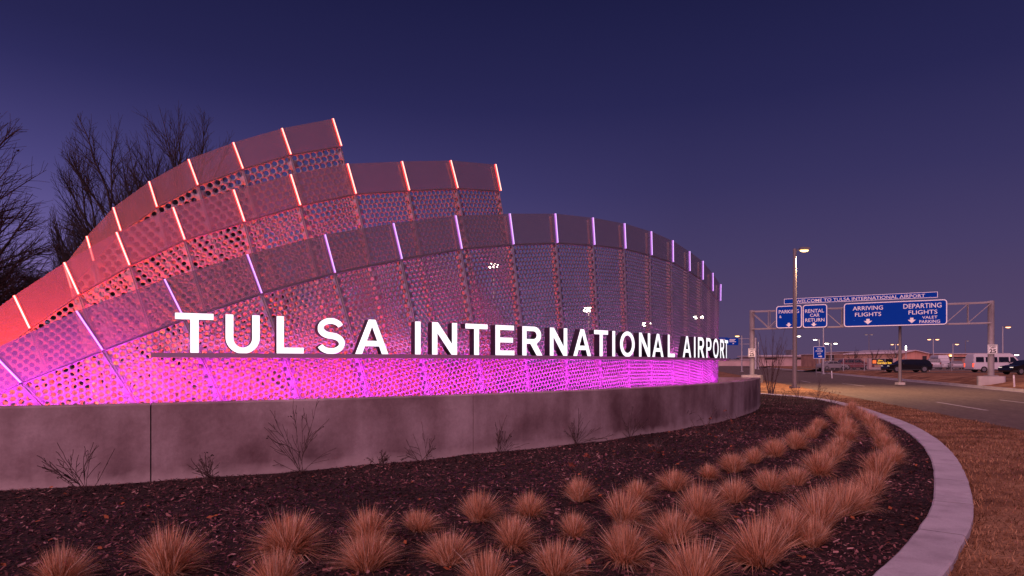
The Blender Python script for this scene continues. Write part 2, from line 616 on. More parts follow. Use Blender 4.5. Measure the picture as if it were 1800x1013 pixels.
# inner edge of the strip, then on round the far end of the planter
inner = [G(x, y, ZS) for x, y in inner_px]
inner = [Vector((.6, 2.4, ZS)), Vector((-.8, 1.2, ZS))][::-1] + inner + [Vector((12.2, 35.6, ZS)), Vector((10.2, 37.6, ZS)), Vector((6, 39, ZS)), Vector((0, 39.5, ZS))]
strip = resample(inner, .20)
mb = MB()
SW = .385
run = 0.0
for i in range(len(strip) - 1):
    a, b = strip[i], strip[i + 1]
    ta = (strip[min(i + 1, len(strip) - 1)] - strip[max(i - 1, 0)]).normalized()
    tb = (strip[min(i + 2, len(strip) - 1)] - strip[max(i, 0)]).normalized()
    na, nb = Vector((ta.y, -ta.x, 0)), Vector((tb.y, -tb.x, 0))
    L = (b - a).length
    run += L
    cut = b
    if run > 1.6:
        run = 0
        cut = b - (b - a).normalized() * .012
    q = len(mb.v)
    for p, n_, j in ((a, na, i), (cut, nb, i + 1)):
        wob = .012 * mnoise.noise(Vector((p.x * 3, p.y * 3, 1)))
        wob2 = .016 * mnoise.noise(Vector((p.x * 3, p.y * 3, 9)))
        for dx, z in ((wob, .0), (wob, ZS - .015), (.018 + wob, ZS), (SW - .018 + wob2, ZS), (SW + wob2, ZS - .015), (SW + wob2, .0)):
            mb.v.append(Vector((p.x, p.y, 0)) + n_ * dx + Vector((0, 0, z)))
    for k in range(5):
        mb.f.append([q + k, q + k + 1, q + 6 + k + 1, q + 6 + k])
    if cut is not b:
        mb.f.append([q + 6 + k for k in range(6)])
        mb.f.append([q + k for k in range(6)])
o = tag(mb.build('mow_strip', M['strip']), kind='structure')

# wall line
WT = EZ - .555
wall_x = [-420, -330, -250, -180, -120, -60] + [20 * i for i in range(0, 60)] + [1200 + 8 * i for i in range(0, 17)] + [1333, 1337]


def wallR(x):
    return 30.36 + .27 * max(0, x) / 1337


wall_pts = [hit(x, 700, wallR(x)) for x in wall_x]
wall_line = [Vector((p.x, p.y, 0)) for p in wall_pts]
bed_poly = [(p.x, p.y) for p in strip] + [(p.x, p.y) for p in wall_line[::-1]] + [(-9, 4.0), (-9, 1.2)]


def inside(x, y, poly):
    c = np.zeros(len(x), bool)
    n = len(poly)
    j = n - 1
    for i in range(n):
        xi, yi = poly[i]
        xj, yj = poly[j]
        if yi != yj:
            m = ((yi > y) != (yj > y)) & (x < (xj - xi) * (y - yi) / (yj - yi) + xi)
            c ^= m
        j = i
    return c


def bed_z(x, y):
    return .135 + .028 * mnoise.noise(Vector((x * .8, y * .8, 2))) + .012 * mnoise.noise(Vector((x * 3, y * 3, 5)))


step = .16
gx, gy = np.meshgrid(np.arange(-9, 15, step), np.arange(1.4, 38, step))
ok = inside((gx + step / 2).ravel(), (gy + step / 2).ravel(), bed_poly).reshape(gx.shape)
idx, V, Fc = {}, [], []


def vid(i, j):
    if (i, j) not in idx:
        idx[(i, j)] = len(V)
        V.append((gx[i, j], gy[i, j], bed_z(gx[i, j], gy[i, j])))
    return idx[(i, j)]


for i in range(gx.shape[0] - 1):
    for j in range(gx.shape[1] - 1):
        if ok[max(i - 1, 0):i + 2, max(j - 1, 0):j + 2].any():
            Fc.append((vid(i, j), vid(i, j + 1), vid(i + 1, j + 1), vid(i + 1, j)))
tag(raw('mulch_bed', V, Fc, M['mulch'], smooth=True), kind='structure')

# bark chips lying on the bed, more of them close by
N = 560000
X = npr.uniform(-9, 14.5, N)
Y = 1.6 + 33 * npr.random(N) ** 1.6
k = inside(X, Y, bed_poly) & (np.abs(X) < Y * .85 + .6)
X, Y = X[k], Y[k]
n = len(X)
Z = np.array([bed_z(a, b) for a, b in zip(X, Y)]) + npr.uniform(.002, .02, n)
ln = np.minimum(npr.gamma(2.2, .0050, n) + .005, .036)
wd = ln * npr.uniform(.16, .5, n)
yaw = npr.uniform(0, 2 * np.pi, n)
pit = npr.normal(0, .30, n)
rol = npr.normal(0, .45, n)
cy_, sy_ = np.cos(yaw), np.sin(yaw)
d1 = np.stack([cy_ * np.cos(pit), sy_ * np.cos(pit), np.sin(pit)], 1)
d2 = np.stack([-sy_ * np.cos(rol), cy_ * np.cos(rol), np.sin(rol)], 1)
c0 = np.stack([X, Y, Z], 1)
a1, a2 = d1 * ln[:, None], d2 * wd[:, None]
tp = npr.uniform(.3, 1, n)[:, None]
Vc = np.stack([c0 - a1 - a2 * tp, c0 + a1 * .9 - a2, c0 + a1 + a2 * tp, c0 - a1 * .8 + a2], 1).reshape(-1, 3)
tag(bulk('bark_mulch', Vc, np.arange(4 * n), np.arange(0, 4 * n, 4), M['chips']), kind='stuff')

# dry lawn blades between the strip and the road
N = 150000
Y = 3.6 + 26 * npr.random(N) ** 1.7
X = npr.uniform(2.0, 15.5, N)
so = [p + Vector(((strip[min(i + 1, len(strip) - 1)] - strip[max(i - 1, 0)]).normalized().y, -(strip[min(i + 1, len(strip) - 1)] - strip[max(i - 1, 0)]).normalized().x, 0)) * SW for i, p in enumerate(strip)]
sY = np.array([p.y for p in so if p.y < 28.5])
sX = np.array([p.x for p in so if p.y < 28.5])
o_ = np.argsort(sY)
edge = np.interp(Y, sY[o_], sX[o_])
k = (X > edge - .045) & (X < 8.5 + .25 * Y + .02) & (X < Y * .84 + .5)
X, Y = X[k], Y[k]
n = len(X)
h = npr.uniform(.02, .06, n)
h *= np.where(X < np.interp(Y, sY[o_], sX[o_]) + .12, 1.5, 1)
a = npr.uniform(0, 2 * np.pi, n)
lean = npr.uniform(.3, 1.6, n) * h
wd = npr.uniform(.003, .006, n) * (1 + Y * .05)
Z = np.full(n, .105)
for i in range(n):
    Z[i] = .10 + .03 * mnoise.noise(Vector((X[i] * .7, Y[i] * .7, 0))) - .005
c0 = np.stack([X, Y, Z], 1)
sd = np.stack([-np.sin(a), np.cos(a), np.zeros(n)], 1) * wd[:, None]
top = c0 + np.stack([np.cos(a) * lean, np.sin(a) * lean, h], 1)
Vc = np.stack([c0 - sd, c0 + sd, top], 1).reshape(-1, 3)
tag(bulk('dry_grass', Vc, np.arange(3 * n), np.arange(0, 3 * n, 3), M['blade']), kind='stuff')

# ------------------------------------------------------------------ planter wall (cast sections with joints)
wall = thing('planter_wall', 'curved mauve grey concrete planter wall below the perforated sign panels', 'wall', (0, 0, 0))
joints = [-225, 265, 832, 1142]


def wall_section(x0, x1, last=False):
    xs = [x0] + [x for x in wall_x if x0 + 2 < x < x1 - 2] + [x1]
    mb = MB()
    prof = [(0, -.05), (0, WT - .018), (-.018, WT), (-.272, WT), (-.29, WT - .018), (-.29, .3)]
    pts = []
    for i, x in enumerate(xs):
        p = hit(x, 700, wallR(x))
        if i == 0:
            q = hit(xs[1], 700, wallR(xs[1]))
            p = p + (q - p).normalized() * .008
        if i == len(xs) - 1 and not last:
            q = hit(xs[-2], 700, wallR(xs[-2]))
            p = p + (q - p).normalized() * .008
        pts.append(Vector((p.x, p.y, 0)))
    for p in pts:
        r = radial(p)
        for d, z in prof:
            mb.v.append(p + r * d + Vector((0, 0, z)))
    m = len(prof)
    for i in range(len(pts) - 1):
        for k in range(m - 1):
            mb.f.append([i * m + k, i * m + k + 1, (i + 1) * m + k + 1, (i + 1) * m + k])
    mb.f.append([k for k in range(m)])
    mb.f.append([(len(pts) - 1) * m + k for k in range(m)][::-1])
    o = mb.build('wall_section', M['concrete_wall'], wall)
    return o


xs_ = [-420] + joints + [1337]
for a, b in zip(xs_[:-1], xs_[1:]):
    wall_section(a, b, b == 1337)
for x in joints:
    p = hit(x, 700, wallR(x))
    r = radial(p)
    m_ = MB()
    m_.box(Vector((p.x, p.y, WT / 2 - .012)) - r * .15, (.26, .04, WT - .03), (r, Vector((-r.y, r.x, 0)), Vector((0, 0, 1))))
    m_.build('joint_filler', M['trim'], wall)
# the return at the far end and the back of the planter
pe = hit(1337, 700, wallR(1337))
re_ = radial(pe)
te = Vector((-re_.y, re_.x, 0))
mb = MB()
e0 = Vector((pe.x, pe.y, 0)) - re_ * .293
mb.box(e0 - re_ * 3.4 + te * -.146 + Vector((0, 0, WT / 2 + .1)), (6.8, .29, WT - .2 - .004), (re_, te, Vector((0, 0, 1))))
mb.build('wall_section', M['concrete_wall'], wall)
back = [cyl(ang(pe) - .02 - i * .06, 30.6 - 7.1, 0) for i in range(18)]
mb = MB()
for i, p in enumerate(back):
    r = radial(p)
    for d, z in ((0, 0), (0, WT - .004), (-.25, WT - .004), (-.25, 0)):
        mb.v.append(p + r * d + Vector((0, 0, z)))
for i in range(len(back) - 1):
    for k in range(3):
        mb.f.append([i * 4 + k, i * 4 + k + 1, i * 4 + 5 + k, i * 4 + 4 + k])
mb.build('wall_section', M['concrete_wall'], wall)
rows = []
for x in wall_x:
    p = hit(x, 700, wallR(x))
    t = ang(p)
    rr = (Vector((p.x, p.y)) - C2).length
    rows.append([cyl(t, rr - .2 - 6.8 * j / 6, WT - .22) for j in range(7)])
grid('planter_gravel', rows, M['gravel'])

# ------------------------------------------------------------------ the three perforated wings
C_LED = [(-150, 690, -104, 740), (-16, 617, 38, 672.5), (135, 547, 181, 615.5), (289, 491, 324, 561), (434, 447.5, 459.5, 516), (570, 413, 588, 480), (690, 393, 705, 456),
         (799, 379.5, 810, 438), (894, 376, 901, 430), (974, 376, 978, 427.5), (1040, 383, 1043, 431), (1095.6, 393, 1097.5, 437.5),
         (1142.6, 407, 1143.6, 449), (1180.6, 423, 1181, 461), (1210, 442, 1210.5, 477), (1233.6, 459, 1233.6, 492), (1251, 480, 1251.4, 512),
         (1265.0, 500, 1264.5, 529)]
C_BASE = [(-90, 722), (74, 712), (238, 706), (390, 703), (527.5, 700), (650, 697), (756, 692), (851, 687), (931, 683), (1000, 682), (1058, 678), (1107, 674.6),
          (1146, 674), (1184, 671.5), (1212, 670.5), (1235, 669.5), (1252, 668.5), (1262.5, 668)]
B_LED = [(-72, 593, -40, 645), (26, 520, 53.5, 577.5), (113.6, 462, 139, 518), (205, 409, 228, 467), (304, 365.5, 324.5, 422), (410, 334.5, 429, 390),
         (510, 307.5, 527, 361.5), (609.5, 288.6, 624.5, 341.4), (705, 284.4, 718, 335.4), (790.4, 282.6, 803, 331.5), (869, 289.5, 878.6, 336)]
A_LED = [(114, 467, 126, 507), (153, 416, 165, 459), (199.5, 365.5, 213, 407.5), (262, 320, 276, 364.5), (331, 281, 347.5, 326), (409.4, 251.5, 426.5, 297.5),
         (494.6, 226.5, 510.5, 272.4), (584, 209.4, 599, 257.4)]
UP = Vector((0, 0, 1))


def perf_panel(corners, pitch, hole, name, parent, sides=10, thick=.005, edge=.012):
    """perforated plate: flat quad TL,TR,BR,BL with real round holes in staggered rows"""
    TL, TR, BR, BL = corners
    o = BL
    e1 = (TR - TL).normalized()
    nrm = (TR - TL).cross(TL - BL).normalized()
    e2 = nrm.cross(e1)
    q2 = [Vector(((p - o).dot(e1), (p - o).dot(e2))) for p in (BL, BR, TR, TL)]
    off = [(p - o).dot(nrm) for p in (BL, BR, TR, TL)]
    vs = [v.copy() for v in q2]
    loops = [[0, 1, 2, 3]]
    rr = hole / 2
    xs = [v.x for v in q2]
    ys = [v.y for v in q2]
    lines = []
    for i in range(4):
        a, b = q2[i], q2[(i + 1) % 4]
        d = (b - a).normalized()
        lines.append((a, Vector((-d.y, d.x))))
    y = max(ys) - edge - rr - .004
    row = 0

    def span_at(y):
        out = []
        for a, b in ((q2[0], q2[3]), (q2[1], q2[2])):        # the two seams, prolonged
            out.append(a.x + (b.x - a.x) * (y - a.y) / (b.y - a.y))
        return out
    mg = edge + rr + .008
    ncol = int(round((q2[2].x - q2[3].x - 2 * mg) / pitch)) + 1
    circ = [(math.cos(2 * math.pi * k / sides) * rr, math.sin(2 * math.pi * k / sides) * rr) for k in range(sides)]
    while y > min(ys):
        xl, xr = span_at(y)
        pr = (xr - xl - 2 * mg) / (ncol - 1)             # rows follow the lean of the seams
        if pr < hole * 1.12:
            y -= pitch * .866
            row += 1
            continue
        for q_ in range(ncol - row % 2):
            c = Vector((xl + mg + pr * (q_ + .5 * (row % 2)), y))
            if all((c - a).dot(nn) > rr + .008 for a, nn in lines):
                b0 = len(vs)
                vs += [c + Vector(t) for t in circ]
                loops.append(list(range(b0, b0 + sides)))
        y -= pitch * .866
        row += 1
    rv, re, rf, _, _, _ = delaunay_2d_cdt(vs, [], loops, 2, 1e-6)
    P2 = np.array([(v.x, v.y) for v in rv])
    nv = len(P2)
    # out-of-plane offset of a slightly twisted quad, spread over the plate
    H = max(ys) - min(ys)
    W = max(xs) - min(xs)
    u = np.clip((P2[:, 0] - min(xs)) / W, 0, 1)
    t = np.clip((P2[:, 1] - min(ys)) / H, 0, 1)
    oz = off[0] * (1 - u) * (1 - t) + off[1] * u * (1 - t) + off[2] * u * t + off[3] * (1 - u) * t
    base = np.array(o)[None] + P2[:, :1] * np.array(e1)[None] + P2[:, 1:] * np.array(e2)[None] + oz[:, None] * np.array(nrm)[None]
    Vv = np.concatenate([base, base - np.array(nrm)[None] * thick])
    tri = np.array([list(f) for f in rf], dtype=np.int64)
    # boundary edges -> side walls
    ed = {}
    for f in tri:
        for a, b in ((f[0], f[1]), (f[1], f[2]), (f[2], f[0])):
            if (b, a) in ed:
                del ed[(b, a)]
            else:
                ed[(a, b)] = 1
    quads = np.array([(a, a + nv, b + nv, b) for a, b in ed], dtype=np.int64)
    back = tri[:, ::-1] + nv
    lo = np.concatenate([tri.ravel(), back.ravel(), quads.ravel()])
    nt_ = len(tri)
    st = np.concatenate([np.arange(0, 6 * nt_, 3), 6 * nt_ + np.arange(0, 4 * len(quads), 4)])
    return bulk(name, Vv, lo, st, M['sheet'], parent)


def plate(corners, n0, n1, d0, d1, thick, name, m, parent):
    """solid thin plate, its left edge d0 and its right edge d1 proud of the seam line"""
    TL, TR, BR, BL = corners
    f = [TL + n0 * d0, TR + n1 * d1, BR + n1 * d1, BL + n0 * d0]
    b = [TL + n0 * (d0 - thick), TR + n1 * (d1 - thick), BR + n1 * (d1 - thick), BL + n0 * (d0 - thick)]
    return raw(name, f + b, [(3, 2, 1, 0), (4, 5, 6, 7), (0, 1, 5, 4), (1, 2, 6, 5), (2, 3, 7, 6), (3, 0, 4, 7)], m, parent)


def wing(root, led, Rr, pitch, hole, led_m, core_m, bases=None, zb=.95, led_w=.05, last_band=True):
    top = [hit(a, b, Rr) for a, b, c, d in led]
    mid = [hit(c, d, Rr) for a, b, c, d in led]
    bot = []
    for i in range(len(led)):
        if bases:
            p = hit(bases[i][0], bases[i][1], Rr)
        else:
            t0, t1 = ang(top[i]), ang(mid[i])
            sl = (t1 - t0) / (top[i].z - mid[i].z)
            p = cyl(t1 + .8 * sl * (mid[i].z - zb), Rr, zb)
        if bases:
            dd = p - mid[i]
            if p.z > zb:
                p = p + dd.normalized() * (p.z - zb) if dd.length > .2 else Vector((p.x, p.y, zb))
        if mid[i].z < p.z + .1:
            p = Vector((p.x, p.y, mid[i].z - .12))
        bot.append(p)
    n = len(led)
    gap = .006
    for i in range(n):
        r = radial(mid[i])
        along = (top[i] - mid[i]).normalized()
        tan = along.cross(r).normalized()
        # post behind the seam
        post = MB()
        e = .10
        b_lo = Vector((bot[i].x, bot[i].y, zb - .18))
        post.bar(b_lo - r * e, mid[i] - r * e, .07, .10, r)
        post.bar(mid[i] - r * e, top[i] - r * e - along * .03, .05, .06, r)
        post.build('post', M['frame'], root)
        # fin on the upper band's seam; its glow stands for the LED halo
        fin = MB()
        c = (top[i] + mid[i]) / 2 + r * .030
        L = (top[i] - mid[i]).length
        fin.box(c, (L, led_w, .032), (along, tan, r))
        fo = fin.build('light_fin', led_m, root)
        core = MB()
        core.box(c + r * .0225, (L * .99, led_w * .56, .012), (along, tan, r))
        core.build('light_tube', core_m, fo)
        if i == n - 1:
            continue
        s1 = (top[i + 1] - top[i]).normalized() * gap
        r2 = radial(mid[i + 1])
        plate([top[i] + s1 + tan * 0, top[i + 1] - s1, mid[i + 1] - s1, mid[i] + s1], r, r2, .026, .010, .008, 'band_panel', M['screen'], root)
        rail = MB()
        rail.bar(mid[i] - r * .028 + (mid[i + 1] - mid[i]).normalized() * .04, mid[i + 1] - r2 * .028 - (mid[i + 1] - mid[i]).normalized() * .04, .04, .03, r)
        rail.build('rail', M['frame'], root)
        s2 = (mid[i + 1] - mid[i]).normalized() * gap
        far = mid[i].y > 15.5
        perf_panel([mid[i] + s2 - UP * .012, mid[i + 1] - s2 - UP * .012, bot[i + 1] - s2, bot[i] + s2], pitch, hole,
                   'perforated_panel', root, 8 if far else 12)
    return top, mid, bot


wing_front = thing('perforated_wing', 'longest, frontmost wing of perforated panels, magenta lit, with violet light fins', 'sculpture wing', cyl(R(-50), RS, WT - .2), 0, 'perforated wings of the entry sign')
wing_mid = thing('perforated_wing', 'middle wing of red lit perforated panels, stepping down right of the tallest one', 'sculpture wing', cyl(R(-50), RB, WT - .2), 0, 'perforated wings of the entry sign')
wing_back = thing('perforated_wing', 'tallest, rearmost wing of red lit perforated panels in front of the bare tree', 'sculpture wing', cyl(R(-50), RA, WT - .2), 0, 'perforated wings of the entry sign')


def adopt(root):
    """parts were built in world coordinates: keep them there"""
    inv = Matrix.Translation(root.location).inverted()
    for ch in root.children:
        ch.matrix_parent_inverse = inv


wing(wing_front, C_LED, RS, .098, .066, M['led_vio'], M['led_vio_core'], C_BASE, EZ - .75, .027)
wing(wing_mid, B_LED, RB, .112, .076, M['led_red'], M['led_red_core'], None, WT - .2, .042)
wing(wing_back, A_LED, RA, .150, .102, M['led_red'], M['led_red_core'], None, WT - .2, .042)
for r_ in (wing_front, wing_mid, wing_back):
    adopt(r_)


def trough_light(th, Rr, z, size, power, col, up=.9, inw=.45, spread=180):
    l = bpy.data.lights.new('trough_light', 'AREA')
    l.shape = 'RECTANGLE'
    l.size, l.size_y = size, (.03 if power < 10 else .07)
    l.spread = R(spread)
    l.energy = power
    l.color = col
    o = bpy.data.objects.new('trough_light', l)
    COL.objects.link(o)
    p = cyl(th, Rr, z)
    r = radial(p)
    d = (UP * up - r * inw).normalized()
    zax = -d
    xax = Vector((-r.y, r.x, 0))
    yax = zax.cross(xax)
    o.matrix_world = Matrix(((xax.x, yax.x, zax.x, p.x), (xax.y, yax.y, zax.y, p.y), (xax.z, yax.z, zax.z, p.z), (0, 0, 0, 1)))


thC0, thC1 = ang(hit(-170, 700, RS)), ang(hit(1262, 660, RS))
nC = 12
for i in range(nC):
    t = thC0 + (thC1 - thC0) * (i + .5) / nC
    trough_light(t, 30.04, WT - .08, 1.7, 35, (1, .052, .86), .86, .50, 170)
thB0, thB1 = ang(hit(-90, 600, RB)), ang(hit(905, 420, RB))
for i in range(8):
    t = thB0 + (thB1 - thB0) * (i + .5) / 8
    trough_light(t, RB + 1.0, WT - .14, 1.3, (165, 130, 92, 68, 54, 46, 36, 30)[i], (1, .04, .02), .9, .48)
thA0, thA1 = ang(hit(80, 500, RA)), ang(hit(640, 320, RA))
for i in range(5):
    t = thA0 + (thA1 - thA0) * (i + .5) / 5
    trough_light(t, RA + .9, WT - .14, 1.3, (150, 120, 88, 68, 56)[i], (1, .085, .025), .9, .40)

for i in range(9):                        # unseen strip lights added behind the letters to wash the sheet above the shelf
    t = ang(hit(300, 620, RS)) + (ang(hit(1255, 660, RS)) - ang(hit(300, 620, RS))) * (i + .5) / 9
    trough_light(t, RS + .13, EZ + .165, 1.9, 7.5, (1, .16, .72), .97, .22, 160)

# ------------------------------------------------------------------ letters on their shelf
RL = 29.97
SZ0, SZ1 = EZ + .075, EZ + .145


def arc(cx, cy, rx, ry, a0, a1, n=14):
    return [(cx + rx * math.cos(R(a0 + (a1 - a0) * i / n)), cy + ry * math.sin(R(a0 + (a1 - a0) * i / n))) for i in range(n + 1)]


def glyph(c):
    s, b = .188, .158
    if c == 'I':
        return .188, [[(0, 0), (s, 0), (s, 1), (0, 1)]]
    if c == 'T':
        w_ = .86
        return w_, [[((w_ - s) / 2, 0), ((w_ + s) / 2, 0), ((w_ + s) / 2, 1 - b), (w_, 1 - b), (w_, 1), (0, 1), (0, 1 - b), ((w_ - s) / 2, 1 - b)]]
    if c == 'L':
        return .72, [[(0, 0), (.72, 0), (.72, b), (s, b), (s, 1), (0, 1)]]
    if c == 'E':
        return .80, [[(0, 0), (.80, 0), (.80, b), (s, b), (s, .425), (.74, .425), (.74, .59), (s, .59), (s, 1 - b), (.78, 1 - b), (.78, 1), (0, 1)]]
    if c == 'N':
        return .86, [[(0, 0), (.178, 0), (.178, .67), (.665, 0), (.86, 0), (.86, 1), (.682, 1), (.682, .33), (.195, 1), (0, 1)]]
    if c == 'A':
        return 1.0, [[(0, 0), (.202, 0), (.284, .225), (.716, .225), (.798, 0), (1, 0), (.603, 1), (.397, 1)], [(.343, .383), (.657, .383), (.5, .80)]]
    if c == 'U':
        return .84, [[(0, 1)] + arc(.42, .40, .42, .415, 180, 360, 22) + [(.84, 1), (.652, 1)] + arc(.42, .395, .232, .252, 360, 180, 22) + [(.188, 1)]]
    if c == 'O':
        return 1.06, [arc(.53, .5, .53, .518, 0, 360, 40)[:-1], arc(.53, .5, .333, .358, 0, 360, 40)[:-1]]
    if c == 'P':
        return .82, [[(0, 0), (s, 0), (s, .37)] + arc(.48, .685, .34, .315, -90, 90, 16) + [(0, 1)],
                     [(s, .53)] + arc(.46, .683, .15, .153, -90, 90, 12) + [(s, .836)]]
    if c == 'R':
        return .92, [[(0, 0), (s, 0), (s, .405), (.36, .405), (.655, 0), (.92, 0), (.64, .40)] + arc(.53, .705, .33, .295, -62, 90, 16) + [(0, 1)],
                     [(s, .565)] + arc(.50, .705, .15, .138, -90, 90, 12) + [(s, .843)]]
    if c == 'S':
        path = arc(.43, .715, .30, .205, 18, 255, 20) + arc(.43, .288, .325, .215, 75, -162, 20)
        hw = .081
        lft, rgt = [], []
        for i, p in enumerate(path):
            a, b2 = path[max(i - 1, 0)], path[min(i + 1, len(path) - 1)]
            d = Vector((b2[0] - a[0], b2[1] - a[1])).normalized()
            h2 = hw * (1.12 if 14 < i < 28 else 1)
            lft.append((p[0] - d.y * h2, p[1] + d.x * h2))
            rgt.append((p[0] + d.y * h2, p[1] - d.x * h2))
        return .86, [lft + rgt[::-1]]


def flat_fill(loops):
    vs, fs = [], []
    for lp in loops:
        b = len(vs)
        vs += [Vector(p) for p in lp]
        fs.append(list(range(b, b + len(lp))))
    rv, _, rf, _, _, _ = delaunay_2d_cdt(vs, [], fs, 2, 1e-6)
    return [(v.x, v.y) for v in rv], [list(f) for f in rf]


sign = thing('letter_sign', 'white lit capital letters reading TULSA INTERNATIONAL AIRPORT on a curved grey shelf', 'lettering', cyl(R(-50), RL, SZ1))
th0 = ang(hit(265, 620, RL + .03))
th1 = ang(hit(1281, 634, RL + .03))
mb = MB()
NS = 60
for i in range(NS + 1):
    t = th0 + (th1 - th0) * i / NS
    for rr, z in ((RS + .06, SZ0), (RS + .06, SZ1), (RL + .03, SZ1), (RL + .03, SZ0)):
        mb.v.append(cyl(t, rr, z))
for i in range(NS):
    for k in range(4):
        mb.f.append([i * 4 + k, i * 4 + (k + 1) % 4, (i + 1) * 4 + (k + 1) % 4, (i + 1) * 4 + k])
mb.f.append([0, 1, 2, 3])
mb.f.append([NS * 4 + k for k in (3, 2, 1, 0)])
mb.build('shelf', M['shelf'], sign)
LW = {'T': .505, 'U': .48, 'L': .41, 'S': .48, 'A': .585, 'I': .108, 'N': .52, 'E': .47, 'R': .545, 'P': .50, 'O': .615}
LH, LD = .575, .155
for c, xa, xb in [('T', 310, 373), ('U', 397, 456), ('L', 486, 534), ('S', 555.7, 607), ('A', 624, 683), ('I', 729, 740), ('N', 760, 803), ('T', 818, 857),
                  ('E', 871, 904), ('R', 917.5, 954), ('N', 966.6, 997), ('A', 1008, 1038.5), ('T', 1044, 1069), ('I', 1076.6, 1081), ('O', 1090, 1115.5),
                  ('N', 1123, 1143), ('A', 1148, 1165), ('L', 1174, 1186), ('A', 1200, 1215), ('I', 1219.5, 1223), ('R', 1227, 1238), ('P', 1241, 1251),
                  ('O', 1253, 1263.5), ('R', 1265.5, 1273.5), ('T', 1273.5, 1280)]:
    pa, pb = hit(xa, 0, RL), hit(xb, 0, RL)
    t = .5 * (ang(pa) + ang(pb))
    mid_ = cyl(t, RL, SZ1)
    r = radial(mid_)
    e1 = Vector((-r.y, r.x, 0))
    w_, loops = glyph(c)
    k = LW[c] / w_
    loops = [[(x * k - LW[c] / 2, y * LH + .002) for x, y in lp] for lp in loops]
    P2, tri = flat_fill(loops)
    ret = MB()
    for lp in loops:
        b = len(ret.v)
        m = len(lp)
        for x, y in lp:
            ret.v.append(mid_ + e1 * x + UP * y - r * .004)
        for x, y in lp:
            ret.v.append(mid_ + e1 * x + UP * y - r * LD)
        for q in range(m):
            ret.f.append([b + q, b + (q + 1) % m, b + m + (q + 1) % m, b + m + q])
    b = len(ret.v)
    for x, y in P2:
        ret.v.append(mid_ + e1 * x + UP * y - r * LD)
    for f in tri:
        ret.f.append([b + q for q in f[::-1]])
    lo = ret.build('letter', M['letterside'], sign)
    raw('letter_face', [mid_ + e1 * x + UP * y for x, y in P2], tri, M['letterface'], lo)
adopt(sign)
# ------------------------------------------------------------------ writing
def text_mesh(s, bold=.0):
    cu = bpy.data.curves.new('lettering', 'FONT')
    cu.body = s
    cu.offset = bold
    cu.resolution_u = 3
    o = bpy.data.objects.new('lettering_source', cu)
    COL.objects.link(o)
    dg = bpy.context.evaluated_depsgraph_get()
    me = bpy.data.meshes.new_from_object(o.evaluated_get(dg))
    bpy.data.objects.remove(o)
    bpy.data.curves.remove(cu)
    V = [Vector((v.co.x, v.co.y)) for v in me.vertices]
    Fc = [list(p.vertices) for p in me.polygons]
    bpy.data.meshes.remove(me)
    return V, Fc


class Board:
    """a flat face in the scene: origin, right, up, normal"""
    def __init__(self, o, e1, e2):
        self.o, self.e1, self.e2 = Vector(o), Vector(e1).normalized(), Vector(e2).normalized()
        self.n = self.e1.cross(self.e2)

    def at(self, x, y, d=0):
        return self.o + self.e1 * x + self.e2 * y + self.n * d

    def texts(self, items, name, m, parent, d=.03, bold=.012):
        """items: (string, x0, y0, x1, y1) boxes in board metres -> ONE lettering part"""
        V, Fc = [], []
        for it in items:
            if it[0] is None:     # free polygon
                b = len(V)
                V += [self.at(x, y, d) for x, y in it[1]]
                Fc.append([b + k for k in range(len(it[1]))])
                continue
            s, x0, y0, x1, y1 = it
            v2, f2 = text_mesh(s, bold)
            ax, bx_ = min(v.x for v in v2), max(v.x for v in v2)
            ay, by_ = min(v.y for v in v2), max(v.y for v in v2)
            b = len(V)
            V += [self.at(x0 + (v.x - ax) / (bx_ - ax) * (x1 - x0), y0 + (v.y - ay) / (by_ - ay) * (y1 - y0), d) for v in v2]
            Fc += [[b + q for q in f] for f in f2]
        return raw(name, V, Fc, m, parent)


def rrect(x0, y0, x1, y1, r, n=5):
    return (arc(x1 - r, y0 + r, r, r, -90, 0, n) + arc(x1 - r, y1 - r, r, r, 0, 90, n) +
            arc(x0 + r, y1 - r, r, r, 90, 180, n) + arc(x0 + r, y0 + r, r, r, 180, 270, n))


def frame_ring(bd, outer, innr, d, name, m, parent):
    n = len(outer)
    V = [bd.at(x, y, d) for x, y in outer] + [bd.at(x, y, d) for x, y in innr]
    return raw(name, V, [(k, (k + 1) % n, n + (k + 1) % n, n + k) for k in range(n)], m, parent)


def arrow(cx, y0, y1, w_):
    h = y1 - y0
    return [(cx - w_ * .20, y1), (cx - w_ * .20, y0 + h * .62), (cx - w_ / 2, y0 + h * .62), (cx, y0), (cx + w_ / 2, y0 + h * .62), (cx + w_ * .20, y0 + h * .62), (cx + w_ * .20, y1)]


# ------------------------------------------------------------------ overhead sign gantry
YL, YR = 55.0, 46.5
gl, gr = Vector(((1322 - CX) / F * YL, YL, 0)), Vector(((1742 - CX) / F * YR, YR, 0))
gd = (gr - gl).normalized()
gn = Vector((gd.y, -gd.x, 0))            # towards the camera
GZ = EZ + 4.29
gan = thing('sign_gantry', 'pale steel overhead truss spanning the road and carrying the large blue airport signs', 'road sign gantry', (gl + gr) / 2)
span = (gr - gl).length
for p, b0 in ((gl, .02), (gr, .10)):
    m1 = MB()
    m1.tube([p + UP * b0, p + UP * (GZ + .12)], .20, 14)
    m1.box(p + UP * (b0 + .72 + .02), (.62, .62, .05))
    m1.build('post', M['palesteel'], gan, smooth=False)
    m2 = MB()
    m2.prism(rrect(-.8, -.62, .8, .62, .2), p + UP * (b0 - .25), gd, gn, UP, .95)
    m2.build('concrete_base', M['kerb'], gan)
